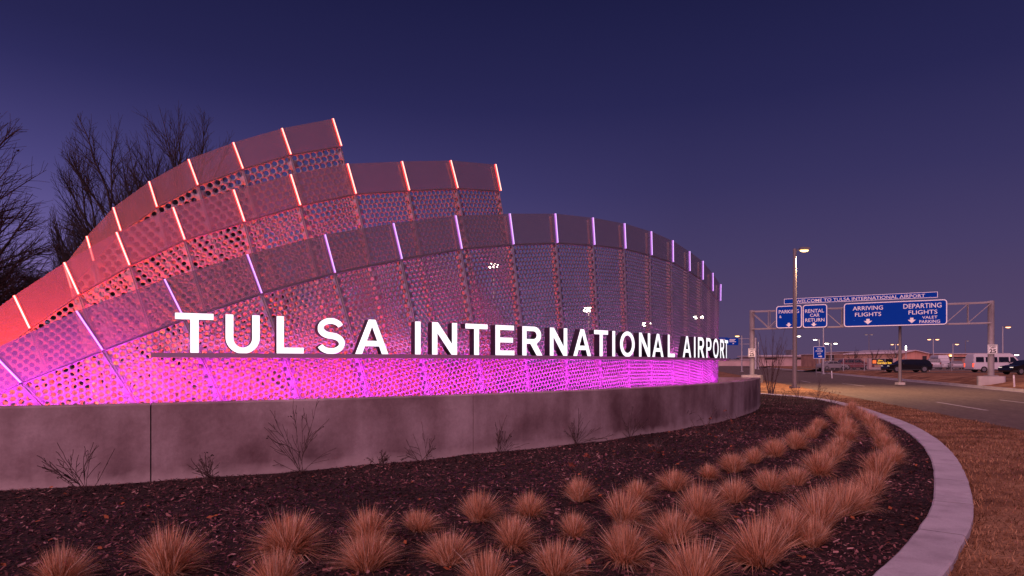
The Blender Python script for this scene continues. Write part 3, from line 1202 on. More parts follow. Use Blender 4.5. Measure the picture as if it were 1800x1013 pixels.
for zz, nm in ((GZ, 'upper_chord'), (GZ - 1.46, 'lower_chord')):
    for dd in (-.38, .38):
        m1 = MB()
        m1.bar(gl + gn * dd + UP * zz, gr + gn * dd + UP * zz, .08, .09)
        m1.build(nm, M['palesteel'], gan)
m1 = MB()
NB = 12
for i in range(NB + 1):
    a = gl + gd * span * i / NB
    for dd in (-.38, .38):
        m1.bar(a + gn * dd + UP * (GZ - 1.4), a + gn * dd + UP * (GZ - .06), .055, .055)
        if i < NB:
            b = gl + gd * span * (i + 1) / NB
            lo, hi = (a, b) if (i % 2 == 0) == (i >= NB / 2) or i > NB - 3 else (b, a)
            m1.bar(lo + gn * dd + UP * (GZ - 1.42), hi + gn * dd + UP * (GZ - .05), .05, .05)
    m1.bar(a + gn * .38 + UP * GZ, a - gn * .38 + UP * GZ, .05, .05)
m1.build('truss_web', M['palesteel'], gan)
SO = .62                                  # signs hang this far in front of the truss centre line


def gpt(x, y):
    """photo pixel -> (s along gantry, z) on the plane of the signs"""
    o = gl + gn * SO
    u = Vector(((x - CX) / F, 1, 0))
    k = o.dot(gn) / u.dot(gn)
    p = u * k
    return (p - o).dot(gd), EZ + (YH - y) / F * k


gbd = Board(gl + gn * SO, gd, UP)


def gsign(x0, x1, yt0, yt1, yb0, yb1, items, rad, label_, split=None):
    s0, z0t = gpt(x0, yt0)
    s1, z1t = gpt(x1, yt1)
    _, z0b = gpt(x0, yb0)
    _, z1b = gpt(x1, yb1)
    zt, zb = (z0t + z1t) / 2, (z0b + z1b) / 2
    m_ = MB()
    m_.prism(rrect(s0, zb, s1, zt, rad), gbd.o + gbd.n * -.02, gbd.e1, gbd.e2, gbd.n, .04)
    panel = m_.build('guide_sign', M['signblue'], gan)
    panel['label'] = label_
    bw = .065 if z1t - z1b > .8 else .035
    frame_ring(gbd, rrect(s0 + .015, zb + .015, s1 - .015, zt - .015, rad), rrect(s0 + .015 + bw, zb + .015 + bw, s1 - .015 - bw, zt - .015 - bw, max(rad - bw, .01)), .026, 'border', M['signwhite'], panel)
    for it in items:
        out = []
        if it[0] == 'arrow':
            a, zt_ = gpt(it[1], it[2])
            b, zb_ = gpt(it[3], it[4])
            out.append((None, arrow((a + b) / 2, zb_, zt_, b - a)))
        else:
            sa, za = gpt(it[1], it[2])
            sb, zb_ = gpt(it[3], it[4])
            # it: text, x0, (top y at x0), x1, (bottom y at x1) are read separately below
            _, zta = gpt(it[1], it[2][0] if isinstance(it[2], tuple) else it[2])
            out.append((it[0], sa, zb_, sb, za))
        gbd.texts(out, 'arrow' if it[0] == 'arrow' else 'lettering', M['signwhite'], panel, .026, .004)
    mb_ = MB()
    for fr in (.2, .5, .8):
        ss = s0 + (s1 - s0) * fr
        mb_.bar(gbd.at(ss, zb + .1, -.06), gbd.at(ss, zt - .1, -.06), .07, .07, gbd.n)
    mb_.build('bracket', M['galv'], panel)
    return panel


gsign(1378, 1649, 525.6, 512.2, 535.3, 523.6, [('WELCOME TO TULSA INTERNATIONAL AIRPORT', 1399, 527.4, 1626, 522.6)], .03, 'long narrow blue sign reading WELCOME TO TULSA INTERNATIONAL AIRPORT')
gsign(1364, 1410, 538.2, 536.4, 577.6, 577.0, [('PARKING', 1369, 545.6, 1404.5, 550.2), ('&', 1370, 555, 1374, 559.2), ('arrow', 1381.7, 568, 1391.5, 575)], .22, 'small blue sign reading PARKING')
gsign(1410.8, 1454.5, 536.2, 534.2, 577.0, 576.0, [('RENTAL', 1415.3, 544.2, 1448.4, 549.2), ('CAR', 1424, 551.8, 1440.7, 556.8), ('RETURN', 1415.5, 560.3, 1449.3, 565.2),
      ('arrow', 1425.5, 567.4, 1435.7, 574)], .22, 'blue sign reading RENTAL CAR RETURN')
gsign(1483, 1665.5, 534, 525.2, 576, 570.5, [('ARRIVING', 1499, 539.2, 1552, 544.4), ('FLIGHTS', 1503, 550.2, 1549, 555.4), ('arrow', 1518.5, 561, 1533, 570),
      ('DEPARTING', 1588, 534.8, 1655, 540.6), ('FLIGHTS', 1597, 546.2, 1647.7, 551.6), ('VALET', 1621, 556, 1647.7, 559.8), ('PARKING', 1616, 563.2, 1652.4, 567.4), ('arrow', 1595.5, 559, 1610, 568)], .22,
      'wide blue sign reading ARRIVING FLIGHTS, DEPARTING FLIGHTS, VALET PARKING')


def speed_sign(c, w_, h_, parent):
    bd = Board(c - gd * 0, Vector((1, -.12, 0)), UP)
    m_ = MB()
    m_.prism(rrect(-w_ / 2, -h_ / 2, w_ / 2, h_ / 2, .05), bd.o, bd.e1, bd.e2, bd.n, .012)
    p = m_.build('speed_limit_sign', M['signwhite'], parent)
    frame_ring(bd, rrect(-w_ / 2 + .02, -h_ / 2 + .02, w_ / 2 - .02, h_ / 2 - .02, .04), rrect(-w_ / 2 + .04, -h_ / 2 + .04, w_ / 2 - .04, h_ / 2 - .04, .03), .015, 'border', M['signblack'], p)
    bd.texts([('SPEED', -w_ * .36, h_ * .27, w_ * .36, h_ * .40), ('LIMIT', -w_ * .3, h_ * .09, w_ * .3, h_ * .22), ('25', -w_ * .34, -h_ * .40, w_ * .34, h_ * .01)], 'lettering', M['signblack'], p, .015, .03)


speed_sign(P(1744.9, 614.2, 46.2) + Vector((0, -.0, 0)), .66, .68, gan)
speed_sign(P(1321.5, 620.2, 54.6), .58, .72, gan)
adopt(gan)
for ch in gan.children:
    pass

# small blue sign beyond the road
p0 = P(1440, 620, 70)
t = thing('road_sign', 'small square blue cell phone lot sign on posts beyond the road, below the gantry', 'road sign', (p0.x, p0.y, far_z(p0.x, p0.y)))
bd = Board(p0, Vector((1, -.1, 0)), UP)
m_ = MB()
m_.prism(rrect(-.62, -.66, .62, .66, .1), bd.o, bd.e1, bd.e2, bd.n, .03)
sp = m_.build('panel', M['signblue'], t)
frame_ring(bd, rrect(-.61, -.65, .61, .65, .1), rrect(-.57, -.61, .57, .61, .08), .034, 'border', M['signwhite'], sp)
bd.texts([('CELL', -.24, .33, .24, .50), ('PHONE', -.36, .07, .36, .24), ('LOT', -.2, -.19, .2, -.02), (None, [(-.1, -.46), (.14, -.46), (.14, -.54), (.3, -.41), (.14, -.28), (.14, -.36), (-.1, -.36)])], 'lettering', M['signwhite'], sp, .034, .02)
m_ = MB()
m_.bar(p0 + Vector((-.3, .05, .5)), Vector((p0.x - .3, p0.y + .05, .3)), .08, .06)
m_.build('post', M['darkpole'], t)
m_ = MB()
m_.bar(p0 + Vector((.3, .05, .5)), Vector((p0.x + .3, p0.y + .05, .3)), .08, .06)
m_.build('post', M['darkpole'], t)
adopt(t)

# the farther gantry at the left
YF = 150.0
a, b = P(1250, 598, YF), P(1328, 598, YF - 8)
t = thing('sign_gantry', 'distant blue sign gantry just right of the letter T of AIRPORT', 'road sign gantry', (b.x, b.y, .6))
m_ = MB()
m_.tube([Vector((b.x, b.y, .4)), Vector((b.x, b.y, P(0, 594, YF - 8).z))], .3, 10)
m_.build('post', M['galv'], t)
for yy in (595.5, 605):
    m_ = MB()
    m_.bar(P(1250, yy, YF), P(1328, yy, YF - 8), .14, .14)
    m_.build('upper_chord' if yy < 600 else 'lower_chord', M['galv'], t)
bd = Board(P(1281, 600.2, YF - 5.5), (b - a), UP)
for k, (xa, xb, za, zb) in enumerate(((-2.6, -.15, -.85, .85), (-.1, 2.3, -.85, .75))):
    m_ = MB()
    m_.prism(rrect(xa, za, xb, zb, .15), bd.o, bd.e1, bd.e2, bd.n, .05)
    sp = m_.build('guide_sign', M['signblue'], t)
    w_ = xb - xa
    bd.texts([(None, [(xa + .3, y0), (xa + .3 + q * w_, y0), (xa + .3 + q * w_, y0 + .13), (xa + .3, y0 + .13)]) for y0, q in ((.35, .6), (.1, .5), (-.15, .66))] +
             [(None, arrow(xa + w_ * .5, -.65, -.35, .4))], 'lettering', M['signwhite'], sp, .055)
adopt(t)


# ------------------------------------------------------------------ street lamps
def lamp(name, label, x, ytop, Y, kind, lens, base_z, pole_r=.09, light=None, polemat='galv', side=1, group=None, hw=.8):
    top = P(x, ytop, Y)
    t = thing(name, label, 'street lamp', (top.x, top.y, base_z), 0, group)
    m_ = MB()
    hgt = top.z - base_z
    m_.tube([(0, 0, 0), (0, 0, hgt)], [pole_r * 1.15, pole_r * .8], 10)
    m_.box((0, 0, .06), (pole_r * 4, pole_r * 4, .12))
    m_.build('pole', M[polemat], t)
    arms = {'single': (side,), 'double': (-1, 1), 'quad': (), 'post': ()}[kind]
    for s in arms:
        h = MB()
        h.bar((s * .05, 0, hgt - .12), (s * .45 * hw, 0, hgt - .05), .06, .06)
        poly = [(.4 * hw, 0), (.5 * hw, -.07), (1.25 * hw, -.06), (1.4 * hw, .0), (1.3 * hw, .09), (.6 * hw, .10)]
        if s < 0:
            poly = [(-x_, y_) for x_, y_ in poly][::-1]
        h.prism(poly, Vector((0, -.17 * hw, hgt)), Vector((1, 0, 0)), UP, Vector((0, 1, 0)), .34 * hw)
        ho = h.build('lamp_head', M['darkpole'], t)
        l_ = MB()
        c = Vector((s * .88 * hw, 0, hgt - .10))
        pts = []
        for i in range(5):
            a = i / 4 * math.pi / 2
            pts.append((math.cos(a), -math.sin(a) * .16 * hw))
        for rr, zz in pts:
            for k in range(12):
                q = 2 * math.pi * k / 12
                l_.v.append(c + Vector((math.cos(q) * .42 * hw * max(rr, .01), math.sin(q) * .21 * hw * max(rr, .01), zz)))
        for i in range(4):
            for k in range(12):
                l_.f.append([i * 12 + k, i * 12 + (k + 1) % 12, (i + 1) * 12 + (k + 1) % 12, (i + 1) * 12 + k])
        l_.f.append([k for k in range(12)])
        l_.build('lens', M[lens], ho, smooth=True)
    if kind == 'quad':  # extra heads in a ring imitate the bloom round one lamp
        for k in range(6):
            q = k * math.pi / 3
            c = Vector((math.cos(q) * .30, math.sin(q) * .30, hgt))
            h = MB()
            h.bar((0, 0, hgt), c, .06, .06)
            h.tube([c + UP * .14, c + UP * .30], [.20, .08], 10)
            ho = h.build('lamp_head', M['darkpole'], t)
            l_ = MB()
            l_.tube([c - UP * .22, c - UP * .12, c + UP * .06, c + UP * .138], [.08, .19, .22, .18], 12)
            l_.build('lens', M[lens], ho, smooth=True)
    if kind == 'post':
        l_ = MB()
        l_.tube([(0, 0, hgt - 1.1), (0, 0, hgt)], pole_r * 1.4, 10)
        l_.build('lens', M[lens], t)
    if light:
        ld = bpy.data.lights.new('street_lamp_light', 'SPOT')
        ld.energy, ld.color = light
        ld.spot_size, ld.spot_blend = R(150), .6
        ld.shadow_soft_size = .25
        lo = bpy.data.objects.new('street_lamp_light', ld)
        COL.objects.link(lo)
        lo.parent = t
        lo.location = (arms[0] * .88 * hw if arms else 0, 0, hgt - .45)
    return t


lamp('street_lamp', 'tall grey street lamp with bright warm head beside the road, in front of the gantry', 1397.0, 437.5, 42.7, 'single', 'warm_lamp', .10, .13,
     (6500, (1, .56, .30)), 'darkpole', 1, None, .70)
p1582 = P(1582, 574, 50)
t = thing('steel_pole', 'bare dark pole rising from the far kerb to the underside of the widest blue sign', 'pole', (p1582.x, p1582.y, .12))
m_ = MB()
m_.tube([(0, 0, 0), (0, 0, p1582.z + .35)], [.12, .10], 10)
m_.build('shaft', M['darkpole'], t)
m_ = MB()
m_.box((0, 0, .05), (.5, .5, .18))
m_.build('footing', M['kerb'], t)
GL = 'small lamps across the road'
for x, y, Y, kind, lens, lab, lit in [
    (1304, 590, 120, 'single', 'warm_lamp', 'distant street lamp with a bright warm head beside the far blue sign gantry', -1),
    (1333, 601, 165, 'single', 'white_lamp', 'faint white street lamp just right of the left gantry post', -1),
    (1398, 590.5, 150, 'single', 'white_lamp', 'far white street lamp seen just right of the tall lamp post', 1),
    (1440, 596.5, 135, 'single', 'white_lamp', 'white lit street lamp above the left edge of the small square sign', -1),
    (1447.5, 566, 95, 'single', 'white_lamp', 'lit pole rising behind the RENTAL CAR RETURN sign', -1),
    (1461, 603, 125, 'double', 'white_lamp', 'two headed pale parking lot lamp right of the small square sign', 1),
    (1527.5, 588, 200, 'double', 'dim_lamp', 'tall unlit two headed lamp under the ARRIVING FLIGHTS sign', 1),
    (1574, 605, 170, 'double', 'orange_lamp', 'faint orange two headed lamp left of the dark sign pole', 1),
    (1592.5, 608, 165, 'post', 'white_lamp', 'short white glowing post above the metal hangar roof', 1),
    (1640.5, 596, 135, 'double', 'orange_lamp', 'bright orange two headed lamp beyond the parked black SUV', 1),
    (1675, 604.5, 135, 'single', 'orange_lamp', 'orange street lamp with one arm left of the white van', 1),
    (1762.5, 574, 100, 'single', 'orange_lamp', 'orange street lamp at the right edge above the van', 1),
    (1779, 623, 120, 'single', 'white_lamp', 'low white lamp behind the front of the white van', 1),
    (1733, 621.5, 118, 'single', 'white_lamp', 'low white lamp behind the roof of the van beside the gantry post', 1),
    (1697, 599, 240, 'single', 'dim_lamp', 'unlit distant lamp pole between the orange lamp and the van', 1),
    (868, 467, 60, 'quad', 'white_lamp', 'bright white lamp seen through the perforations above the letters TERN', 1),
    (1035, 544, 60, 'quad', 'white_lamp', 'bright white lamp seen through the perforations above the letter A', 1),
    (1137, 570, 75, 'quad', 'white_lamp', 'white lamp seen through the perforations above the letter N', 1),
    (1228, 558, 68, 'quad', 'white_lamp', 'white lamp seen through the perforations above AIRPORT', 1)]:
    q = P(x, y, Y)
    bz = far_z(q.x, q.y) if q.x > far_edge(Y) else .1
    lamp('street_lamp', lab, x, y, Y, kind, lens, bz, .10, None, 'galv' if lens != 'dim_lamp' else 'darkpole', lit, GL, .95 if kind != 'quad' else 1.9)


# ------------------------------------------------------------------ vehicles
def wheel(parent, x, y, r, wd, side):
    m_ = MB()
    m_.tube([(x, y - wd / 2, r), (x, y + wd / 2, r)], r, 20)
    w_ = m_.build('wheel', M['tyre'], parent)
    m_ = MB()
    yo = y + side * (wd / 2)
    m_.tube([(x, yo - side * .02, r), (x, yo + side * .012, r)], r * .62, 16)
    for k in range(5):
        a = 2 * math.pi * k / 5
        m_.bar((x, yo + side * .014, r), (x + math.cos(a) * r * .58, yo + side * .014, r + math.sin(a) * r * .58), .05, .03, Vector((0, side, 0)))
    m_.build('rim', M['rim'], w_)


def vehicle(name, label, cat, loc, rz, paint, L, Wd, prof, belt, wins, wind, wheels, wr, front_lamps, tail_lamps, group=None):
    """prof: side outline (x,z) clockwise; front at +x. points above belt are drawn in to a narrower greenhouse"""
    t = thing(name, label, cat, loc, rz, group)
    ztop = max(z for _, z in prof)

    def wy(z):
        return Wd / 2 * (1 - .16 * max(0, (z - belt)) / (ztop - belt) * 1.0) - (.05 if z < .35 else 0)
    n = len(prof)
    V, Fc = [], []
    cuts = (-1, -.86, .86, 1)          # rounded shoulders
    for c in cuts:
        for x, z in prof:
            k = 1 if abs(c) == 1 else 0
            cx_, cz_ = L / 2, ztop * .45
            V.append(((x - cx_) * (1 - .018 * k) + cx_ - L / 2, wy(z) * c, (z - cz_) * (1 - .045 * k) + cz_))
    for c in range(3):
        for k in range(n):
            Fc.append((c * n + k, c * n + (k + 1) % n, (c + 1) * n + (k + 1) % n, (c + 1) * n + k))
    Fc.append(tuple(range(n))[::-1])
    Fc.append(tuple(3 * n + k for k in range(n)))
    raw('body', V, Fc, M[paint], t)
    for s in (-1, 1):
        for poly in wins:
            V = []
            for x, z in poly:
                V.append((x - L / 2, s * (wy(z) + .004), z))
            Fc = [tuple(range(len(poly)))] if s > 0 else [tuple(range(len(poly)))[::-1]]
            # a little thickness so the pane is a solid
            V += [(a_, b_ - s * .02, c_) for a_, b_, c_ in V]
            m_ = len(poly)
            Fc += [tuple(m_ + k for k in range(m_))] + [(k, (k + 1) % m_, m_ + (k + 1) % m_, m_ + k) for k in range(m_)]
            raw('window', V, Fc, M['glass'], t)
        for x in wheels:
            wheel(t, x - L / 2, s * (Wd / 2 - .10), wr, .22, s)
        mm = MB()
        mm.box((L * .5 - L / 2 + L * .17, s * (Wd / 2 + .09), belt + .08), (.12, .16, .14))
        mm.build('mirror', M['trim'], t)
        m_ = MB()
        x, z, sx, sz = front_lamps
        m_.box((x - L / 2, s * (Wd / 2 - .24), z), (sx, .34, sz))
        m_.build('headlight', M['headlamp'], t)
        m_ = MB()
        x, z, sx, sz = tail_lamps
        m_.box((x - L / 2, s * (Wd / 2 - .13), z), (sx, .2, sz))
        m_.build('tail_light', M['taillamp' if paint == 'whitepaint' and L > 5.5 and group is None and Wd > 1.9 and loc[1] < 100 else 'tailoff'], t)
    for (x0, z0), (x1, z1) in wind:
        d = Vector((x1 - x0, 0, z1 - z0))
        nn = Vector((-d.z, 0, d.x)).normalized()
        if nn.x * (1 if x0 > L / 2 else -1) < 0:
            nn = -nn
        V = []
        for dd in (.006, -.02):
            for x, z in ((x0, z0), (x1, z1)):
                for s in (-1, 1):
                    V.append(Vector((x - L / 2, s * (wy(z) * .90), z)) + nn * dd)
        raw('windscreen' if x0 > L / 2 else 'rear_window', V, [(0, 1, 3, 2), (4, 6, 7, 5), (0, 4, 5, 1), (2, 3, 7, 6), (0, 2, 6, 4), (1, 5, 7, 3)], M['glass'], t)
    m_ = MB()
    m_.box((0, 0, .34), (L * .96, Wd * .96, .14))
    m_.build('sill', M['trim'], t)
    return t


SUV = dict(L=5.2, Wd=1.98, belt=1.12, wr=.40,
           prof=[(0.02, .42), (.0, .75), (.08, 1.12), (.32, 1.62), (.62, 1.80), (2.4, 1.84), (3.05, 1.78), (3.85, 1.22), (4.85, 1.06), (5.12, .86), (5.2, .55), (5.1, .36), (.15, .34)],
           wins=[[(.50, 1.20), (1.02, 1.20), (1.02, 1.66), (.72, 1.66)], [(1.10, 1.19), (2.05, 1.19), (2.05, 1.69), (1.10, 1.67)], [(2.13, 1.19), (3.55, 1.19), (3.0, 1.66), (2.13, 1.69)]],
           wind=[((3.80, 1.27), (3.10, 1.75)), ((.10, 1.2), (.30, 1.58))], wheels=(1.0, 4.15),
           front_lamps=(5.02, .84, .16, .16), tail_lamps=(.07, 1.02, .12, .32))
SEDAN = dict(L=4.7, Wd=1.82, belt=.94, wr=.33,
             prof=[(.02, .4), (0, .70), (.08, .98), (.75, 1.02), (1.45, 1.38), (2.2, 1.45), (2.75, 1.38), (3.55, .98), (4.4, .84), (4.65, .66), (4.7, .42), (4.6, .28), (.12, .28)],
             wins=[[(1.05, 1.00), (2.05, 1.0), (2.05, 1.34), (1.55, 1.30)], [(2.12, 1.0), (3.25, .99), (2.72, 1.30), (2.12, 1.35)]],
             wind=[((3.48, 1.02), (2.80, 1.35)), ((.82, 1.05), (1.42, 1.35))], wheels=(.9, 3.8),
             front_lamps=(4.52, .68, .2, .12), tail_lamps=(.06, .80, .12, .16))
VAN = dict(L=6.0, Wd=2.0, belt=1.35, wr=.36,
           prof=[(.03, .45), (.0, .8), (.02, 1.6), (.12, 2.45), (.35, 2.62), (4.2, 2.66), (4.55, 2.55), (5.22, 1.55), (5.72, 1.25), (5.95, .95), (6.0, .55), (5.9, .36), (.15, .36)],
           wins=[[(.30, 1.45), (1.20, 1.45), (1.20, 2.15), (.34, 2.15)], [(1.42, 1.45), (2.72, 1.45), (2.72, 2.15), (1.42, 2.15)], [(2.88, 1.45), (4.0, 1.45), (4.0, 2.15), (2.88, 2.15)], [(4.15, 1.42), (5.05, 1.42), (4.55, 2.15), (4.15, 2.15)]],
           wind=[((5.16, 1.62), (4.62, 2.42)), ((.03, 1.45), (.10, 2.2))], wheels=(1.2, 4.75),
           front_lamps=(5.84, .98, .16, .22), tail_lamps=(.06, 1.0, .12, .5))




def squash(d, k):
    e = dict(d)
    e['belt'] = d['belt'] * k
    e['prof'] = [(x, z * k) for x, z in d['prof']]
    e['wins'] = [[(x, z * k) for x, z in p] for p in d['wins']]
    e['wind'] = [tuple((x, z * k) for x, z in p) for p in d['wind']]
    for q in ('front_lamps', 'tail_lamps'):
        x, z, a_, b_ = d[q]
        e[q] = (x, z * k, a_, b_ * k)
    return e


def zf(x, y):
    return .77


pv = P(1593, 650, 79.5)
vehicle('parked_suv', 'long black SUV seen side on across the road, facing left', 'car', (pv.x, 79.5, .60), R(176), 'blackpaint', **squash(SUV, .86))
pv = P(1749, 650, 79.5)
vehicle('passenger_van', 'white high roof passenger van with dark windows behind the right gantry post', 'van', (pv.x, 79.5, .60), R(-6), 'whitepaint', **squash(VAN, .86))
pv = P(1806, 650, 64)
vehicle('dark_sedan', 'black sedan cut off by the right edge in front of the white van', 'car', (pv.x, 64, far_z(pv.x, 64) + .02), R(184), 'blackpaint', **SEDAN)
for x, Y, paint, rz, nm, lab, spec in [
    (1462, 108, 'silverpaint', 8, 'parked_car', 'silver car behind the fence just right of the small blue sign', SEDAN),
    (1482, 112, 'redpaint', 3, 'parked_car', 'maroon car behind the fence beside the silver one', SEDAN),
    (1503, 109, 'redpaint', -4, 'parked_car', 'dark red car behind the fence nearest the yellow display board', SUV),
    (1641, 112, 'silverpaint', 60, 'parked_car', 'silver SUV behind the fence right after the black SUV', SUV),
    (1660, 118, 'whitepaint', 70, 'parked_car', 'white car behind the fence below the orange lamp', SEDAN),
    (1680, 114, 'silverpaint', 64, 'parked_car', 'silver sedan behind the fence nearest the back of the van', SEDAN),
    (1649, 128, 'whitepaint', 75, 'delivery_van', 'white van behind the fence below the two headed orange lamp', VAN)]:
    q = P(x, 640, Y)
    vehicle(nm, lab, 'van' if spec is VAN else 'car', (q.x, Y, .61), R(rz), paint, group='cars in the fenced lot' if spec is not VAN else None, **spec)


# ------------------------------------------------------------------ buildings far across the road
def wbox(name, m, parent, x0, x1, yt, yb, Y, depth, zmin=.6):
    a, b = P(x0, yt, Y), P(x1, yb, Y)
    z0 = min(b.z, zmin) if yb > 636 else b.z
    mb_ = MB()
    mb_.box(((a.x + b.x) / 2, Y + depth / 2, (a.z + z0) / 2), (b.x - a.x, depth, a.z - z0))
    return mb_.build(name, m, parent)


def bthing(name, label, x, Y):
    q = P(x, 638, Y)
    return thing(name, label, 'building', (q.x, Y, .7))


t = bthing('metal_hangar', 'salmon metal hangar with a low gable and pale roof behind the black SUV', 1560, 180)
Yb = 180.0
g = [(1583, 640), (1583, 620.5), (1610, 616.3), (1633, 621.5), (1633, 640)]
V = [P(x, y, Yb) for x, y in g] + [P(x, y, Yb) + Vector((-9, 40, 0)) for x, y in g]
for v in (0, 4, 5, 9):
    V[v].z = .6
raw('gable_wall', V, [(0, 1, 2, 3, 4), (3, 8, 9, 4)], M['salmon'], t)
sw = [P(1484, 622.5, 186), P(1583, 620.5, Yb)]
lo = [Vector((p.x, p.y, .6)) for p in sw]
raw('side_wall', [sw[0], sw[1], lo[1], lo[0]] + [p + Vector((0, 6, 0)) for p in (sw[0], sw[1], lo[1], lo[0])], [(0, 1, 2, 3), (4, 7, 6, 5), (0, 4, 5, 1), (0, 3, 7, 4)], M['tanwall'], t)
rp = [sw[0] + Vector((-.6, -.5, -.05)), sw[1] + Vector((.2, -.5, -.05)), P(1610, 616.0, Yb - .6), P(1520, 616.6, 196)]
raw('roof', [Vector(p) + Vector((0, 0, .12)) for p in rp] + [Vector(p) - Vector((0, 0, .10)) for p in rp], [(0, 1, 2, 3), (7, 6, 5, 4), (0, 4, 5, 1), (1, 5, 6, 2), (2, 6, 7, 3), (3, 7, 4, 0)], M['roofpale'], t)
rp = [P(1610, 616.0, Yb - .6), P(1633.8, 621.3, Yb - .6), P(1633.8, 621.3, Yb) + Vector((-9, 40, 0)), P(1610, 616, Yb) + Vector((-9, 40, 0))]
raw('roof', [Vector(p) + Vector((0, 0, .12)) for p in rp] + [Vector(p) - Vector((0, 0, .10)) for p in rp], [(0, 1, 2, 3), (7, 6, 5, 4), (0, 4, 5, 1), (1, 5, 6, 2), (2, 6, 7, 3), (3, 7, 4, 0)], M['roofpale'], t)
wbox('door', M['opening'], t, 1622, 1629, 626, 640, Yb - .2, .1)
adopt(t)

t = bthing('warehouse', 'long low salmon warehouse behind the white van', 1700, 190)
wbox('wall', M['salmon'], t, 1641, 1775, 622.5, 640, 190, 30)
wbox('roof', M['roofpale'], t, 1640, 1776, 621, 622.5, 189.6, 31)
wbox('canopy', M['opening'], t, 1652, 1700, 627.5, 630, 188, 2)
wbox('wall_lamp', M['warm_lamp'], t, 1670.5, 1673, 624, 626.5, 189.5, .3)
adopt(t)

t = bthing('flat_roofed_block', 'tan flat roofed block with dark openings right of the small blue sign', 1465, 190)
wbox('wall', M['tanwall'], t, 1440, 1486, 623, 640, 192, 12)
wbox('parapet', M['roofpale'], t, 1439, 1486, 622, 623.4, 191.6, 13)
wbox('opening', M['opening'], t, 1452, 1457, 625, 633, 191.8, .3)
wbox('opening', M['opening'], t, 1459, 1484, 624.5, 634, 191.8, .3)
adopt(t)

t = bthing('terminal_building', 'long pale low building with bright roof edge behind the tall lamp post', 1370, 230)
wbox('wall', M['palewall'], t, 1335, 1439, 627, 640, 230, 20)
wbox('roof_edge', M['roofpale'], t, 1334, 1440, 624.5, 627, 229, 22)
wbox('window', M['opening'], t, 1345, 1366, 629.5, 632, 229.8, .3)
wbox('window', M['opening'], t, 1400, 1432, 629.5, 632, 229.8, .3)
wbox('penthouse', M['darkpole'], t, 1391, 1396, 615, 624.6, 232, 5)
adopt(t)
t = bthing('low_wall', 'low pale wall along the road end between the letters and the left gantry post', 1300, 240)
t['category'] = 'wall'
wbox('wall_face', M['palewall'], t, 1262, 1345, 633.5, 640, 236, 1)
wbox('coping', M['roofpale'], t, 1261, 1346, 632.6, 633.5, 235.7, 1.6)
adopt(t)

# illuminated display board
q = P(1549.5, 636, 98)
t = thing('display_board', 'black electronic display board with yellow letters between two pale pillars', 'sign', (q.x, q.y, .76))
mb_ = MB()
mb_.box((0, 0, q.z - .76 - .05), (3.15, .3, .92))
bo = mb_.build('display_screen', M['ledboard'], t)
bd = Board(Vector((0, -.152, q.z - .76 - .05)), Vector((1, 0, 0)), UP)
bd.texts([('Hilton', -.62, .12, .1, .33), ('Garden Inn', -.72, -.30, 1.40, .06)], 'lettering', M['ledyellow'], bo, .012, .03)
bd.texts([(None, rrect(-1.42, -.22, -.88, .28, .06))], 'emblem', M['ledorange'], bo, .012)
for s in (-1, 1):
    mb_ = MB()
    mb_.box((s * 1.82, 0, (q.z - .76 + .5) / 2), (.42, .5, q.z - .76 + .5))
    mb_.build('pillar', M['palewall'], t)
mb_ = MB()
mb_.box((0, 0, .16), (3.2, .45, .32))
mb_.build('plinth', M['kerb'], t)

# chain-link fences
for (x0, x1, Y, lab) in ((1446, 1556, 92, 'chain link fence with pale posts left of the black SUV'), (1634, 1712, 90, 'chain link fence with pale posts between the black SUV and the van')):
    a, b = P(x0, 640, Y), P(x1, 640, Y)
    z0, hh = .58, 1.75
    L = b.x - a.x
    t = thing('chain_link_fence', lab, 'fence', (a.x, Y, z0))
    npost = int(L / 2.4)
    for i in range(npost + 1):
        m_ = MB()
        m_.tube([(L * i / npost, 0, 0), (L * i / npost, 0, hh + .05)], .035, 6)
        m_.build('post', M['galv'], t)
    for zz in (hh, .95):
        m_ = MB()
        m_.tube([(0, .0, zz), (L, .0, zz)], .022, 6)
        m_.build('rail', M['galv'], t)
    V, Fc = [], []
    k = -hh
    while k < L:
        for s in (1, -1):
            xa, xb = (k, k + hh)
            za, zb = (0, hh) if s > 0 else (hh, 0)
            if xa < 0:
                za = za + (zb - za) * (-xa) / (xb - xa)
                xa = 0
            if xb > L:
                zb = za + (zb - za) * (L - xa) / (xb - xa)
                xb = L
            n0 = len(V)
            w2 = .006
            V += [(xa - w2, .04, za), (xa + w2, .04, za), (xb + w2, .04, zb), (xb - w2, .04, zb)]
            Fc.append((n0, n0 + 1, n0 + 2, n0 + 3))
        k += .16
    raw('mesh', V, Fc, M['galv'], t)

# white delineators
for x, y, Y, lab in ((1462.5, 648, 68, 'thin white marker post on the grass below the small blue sign'), (1783, 674, 42, 'thin white marker post on the grass at the right edge beside the gantry')):
    q = P(x, y, Y)
    b0 = far_z(q.x, q.y) if Y > 50 else .16
    t = thing('marker_post', lab, 'marker post', (q.x, q.y, b0), 0, 'white marker posts')
    m_ = MB()
    m_.prism(rrect(-.05, 0, .05, .82 if Y < 50 else .8, .045), Vector((0, 0, 0)), Vector((1, 0, .0)), Vector((-.06, 0, 1)).normalized(), Vector((0, -1, 0)), .02)
    m_.build('blade', M['whiteplastic'], t)
    m_ = MB()
    m_.box((-.04, -.024, .66), (.07, .006, .12))
    m_.build('reflector', M['signwhite'], t)


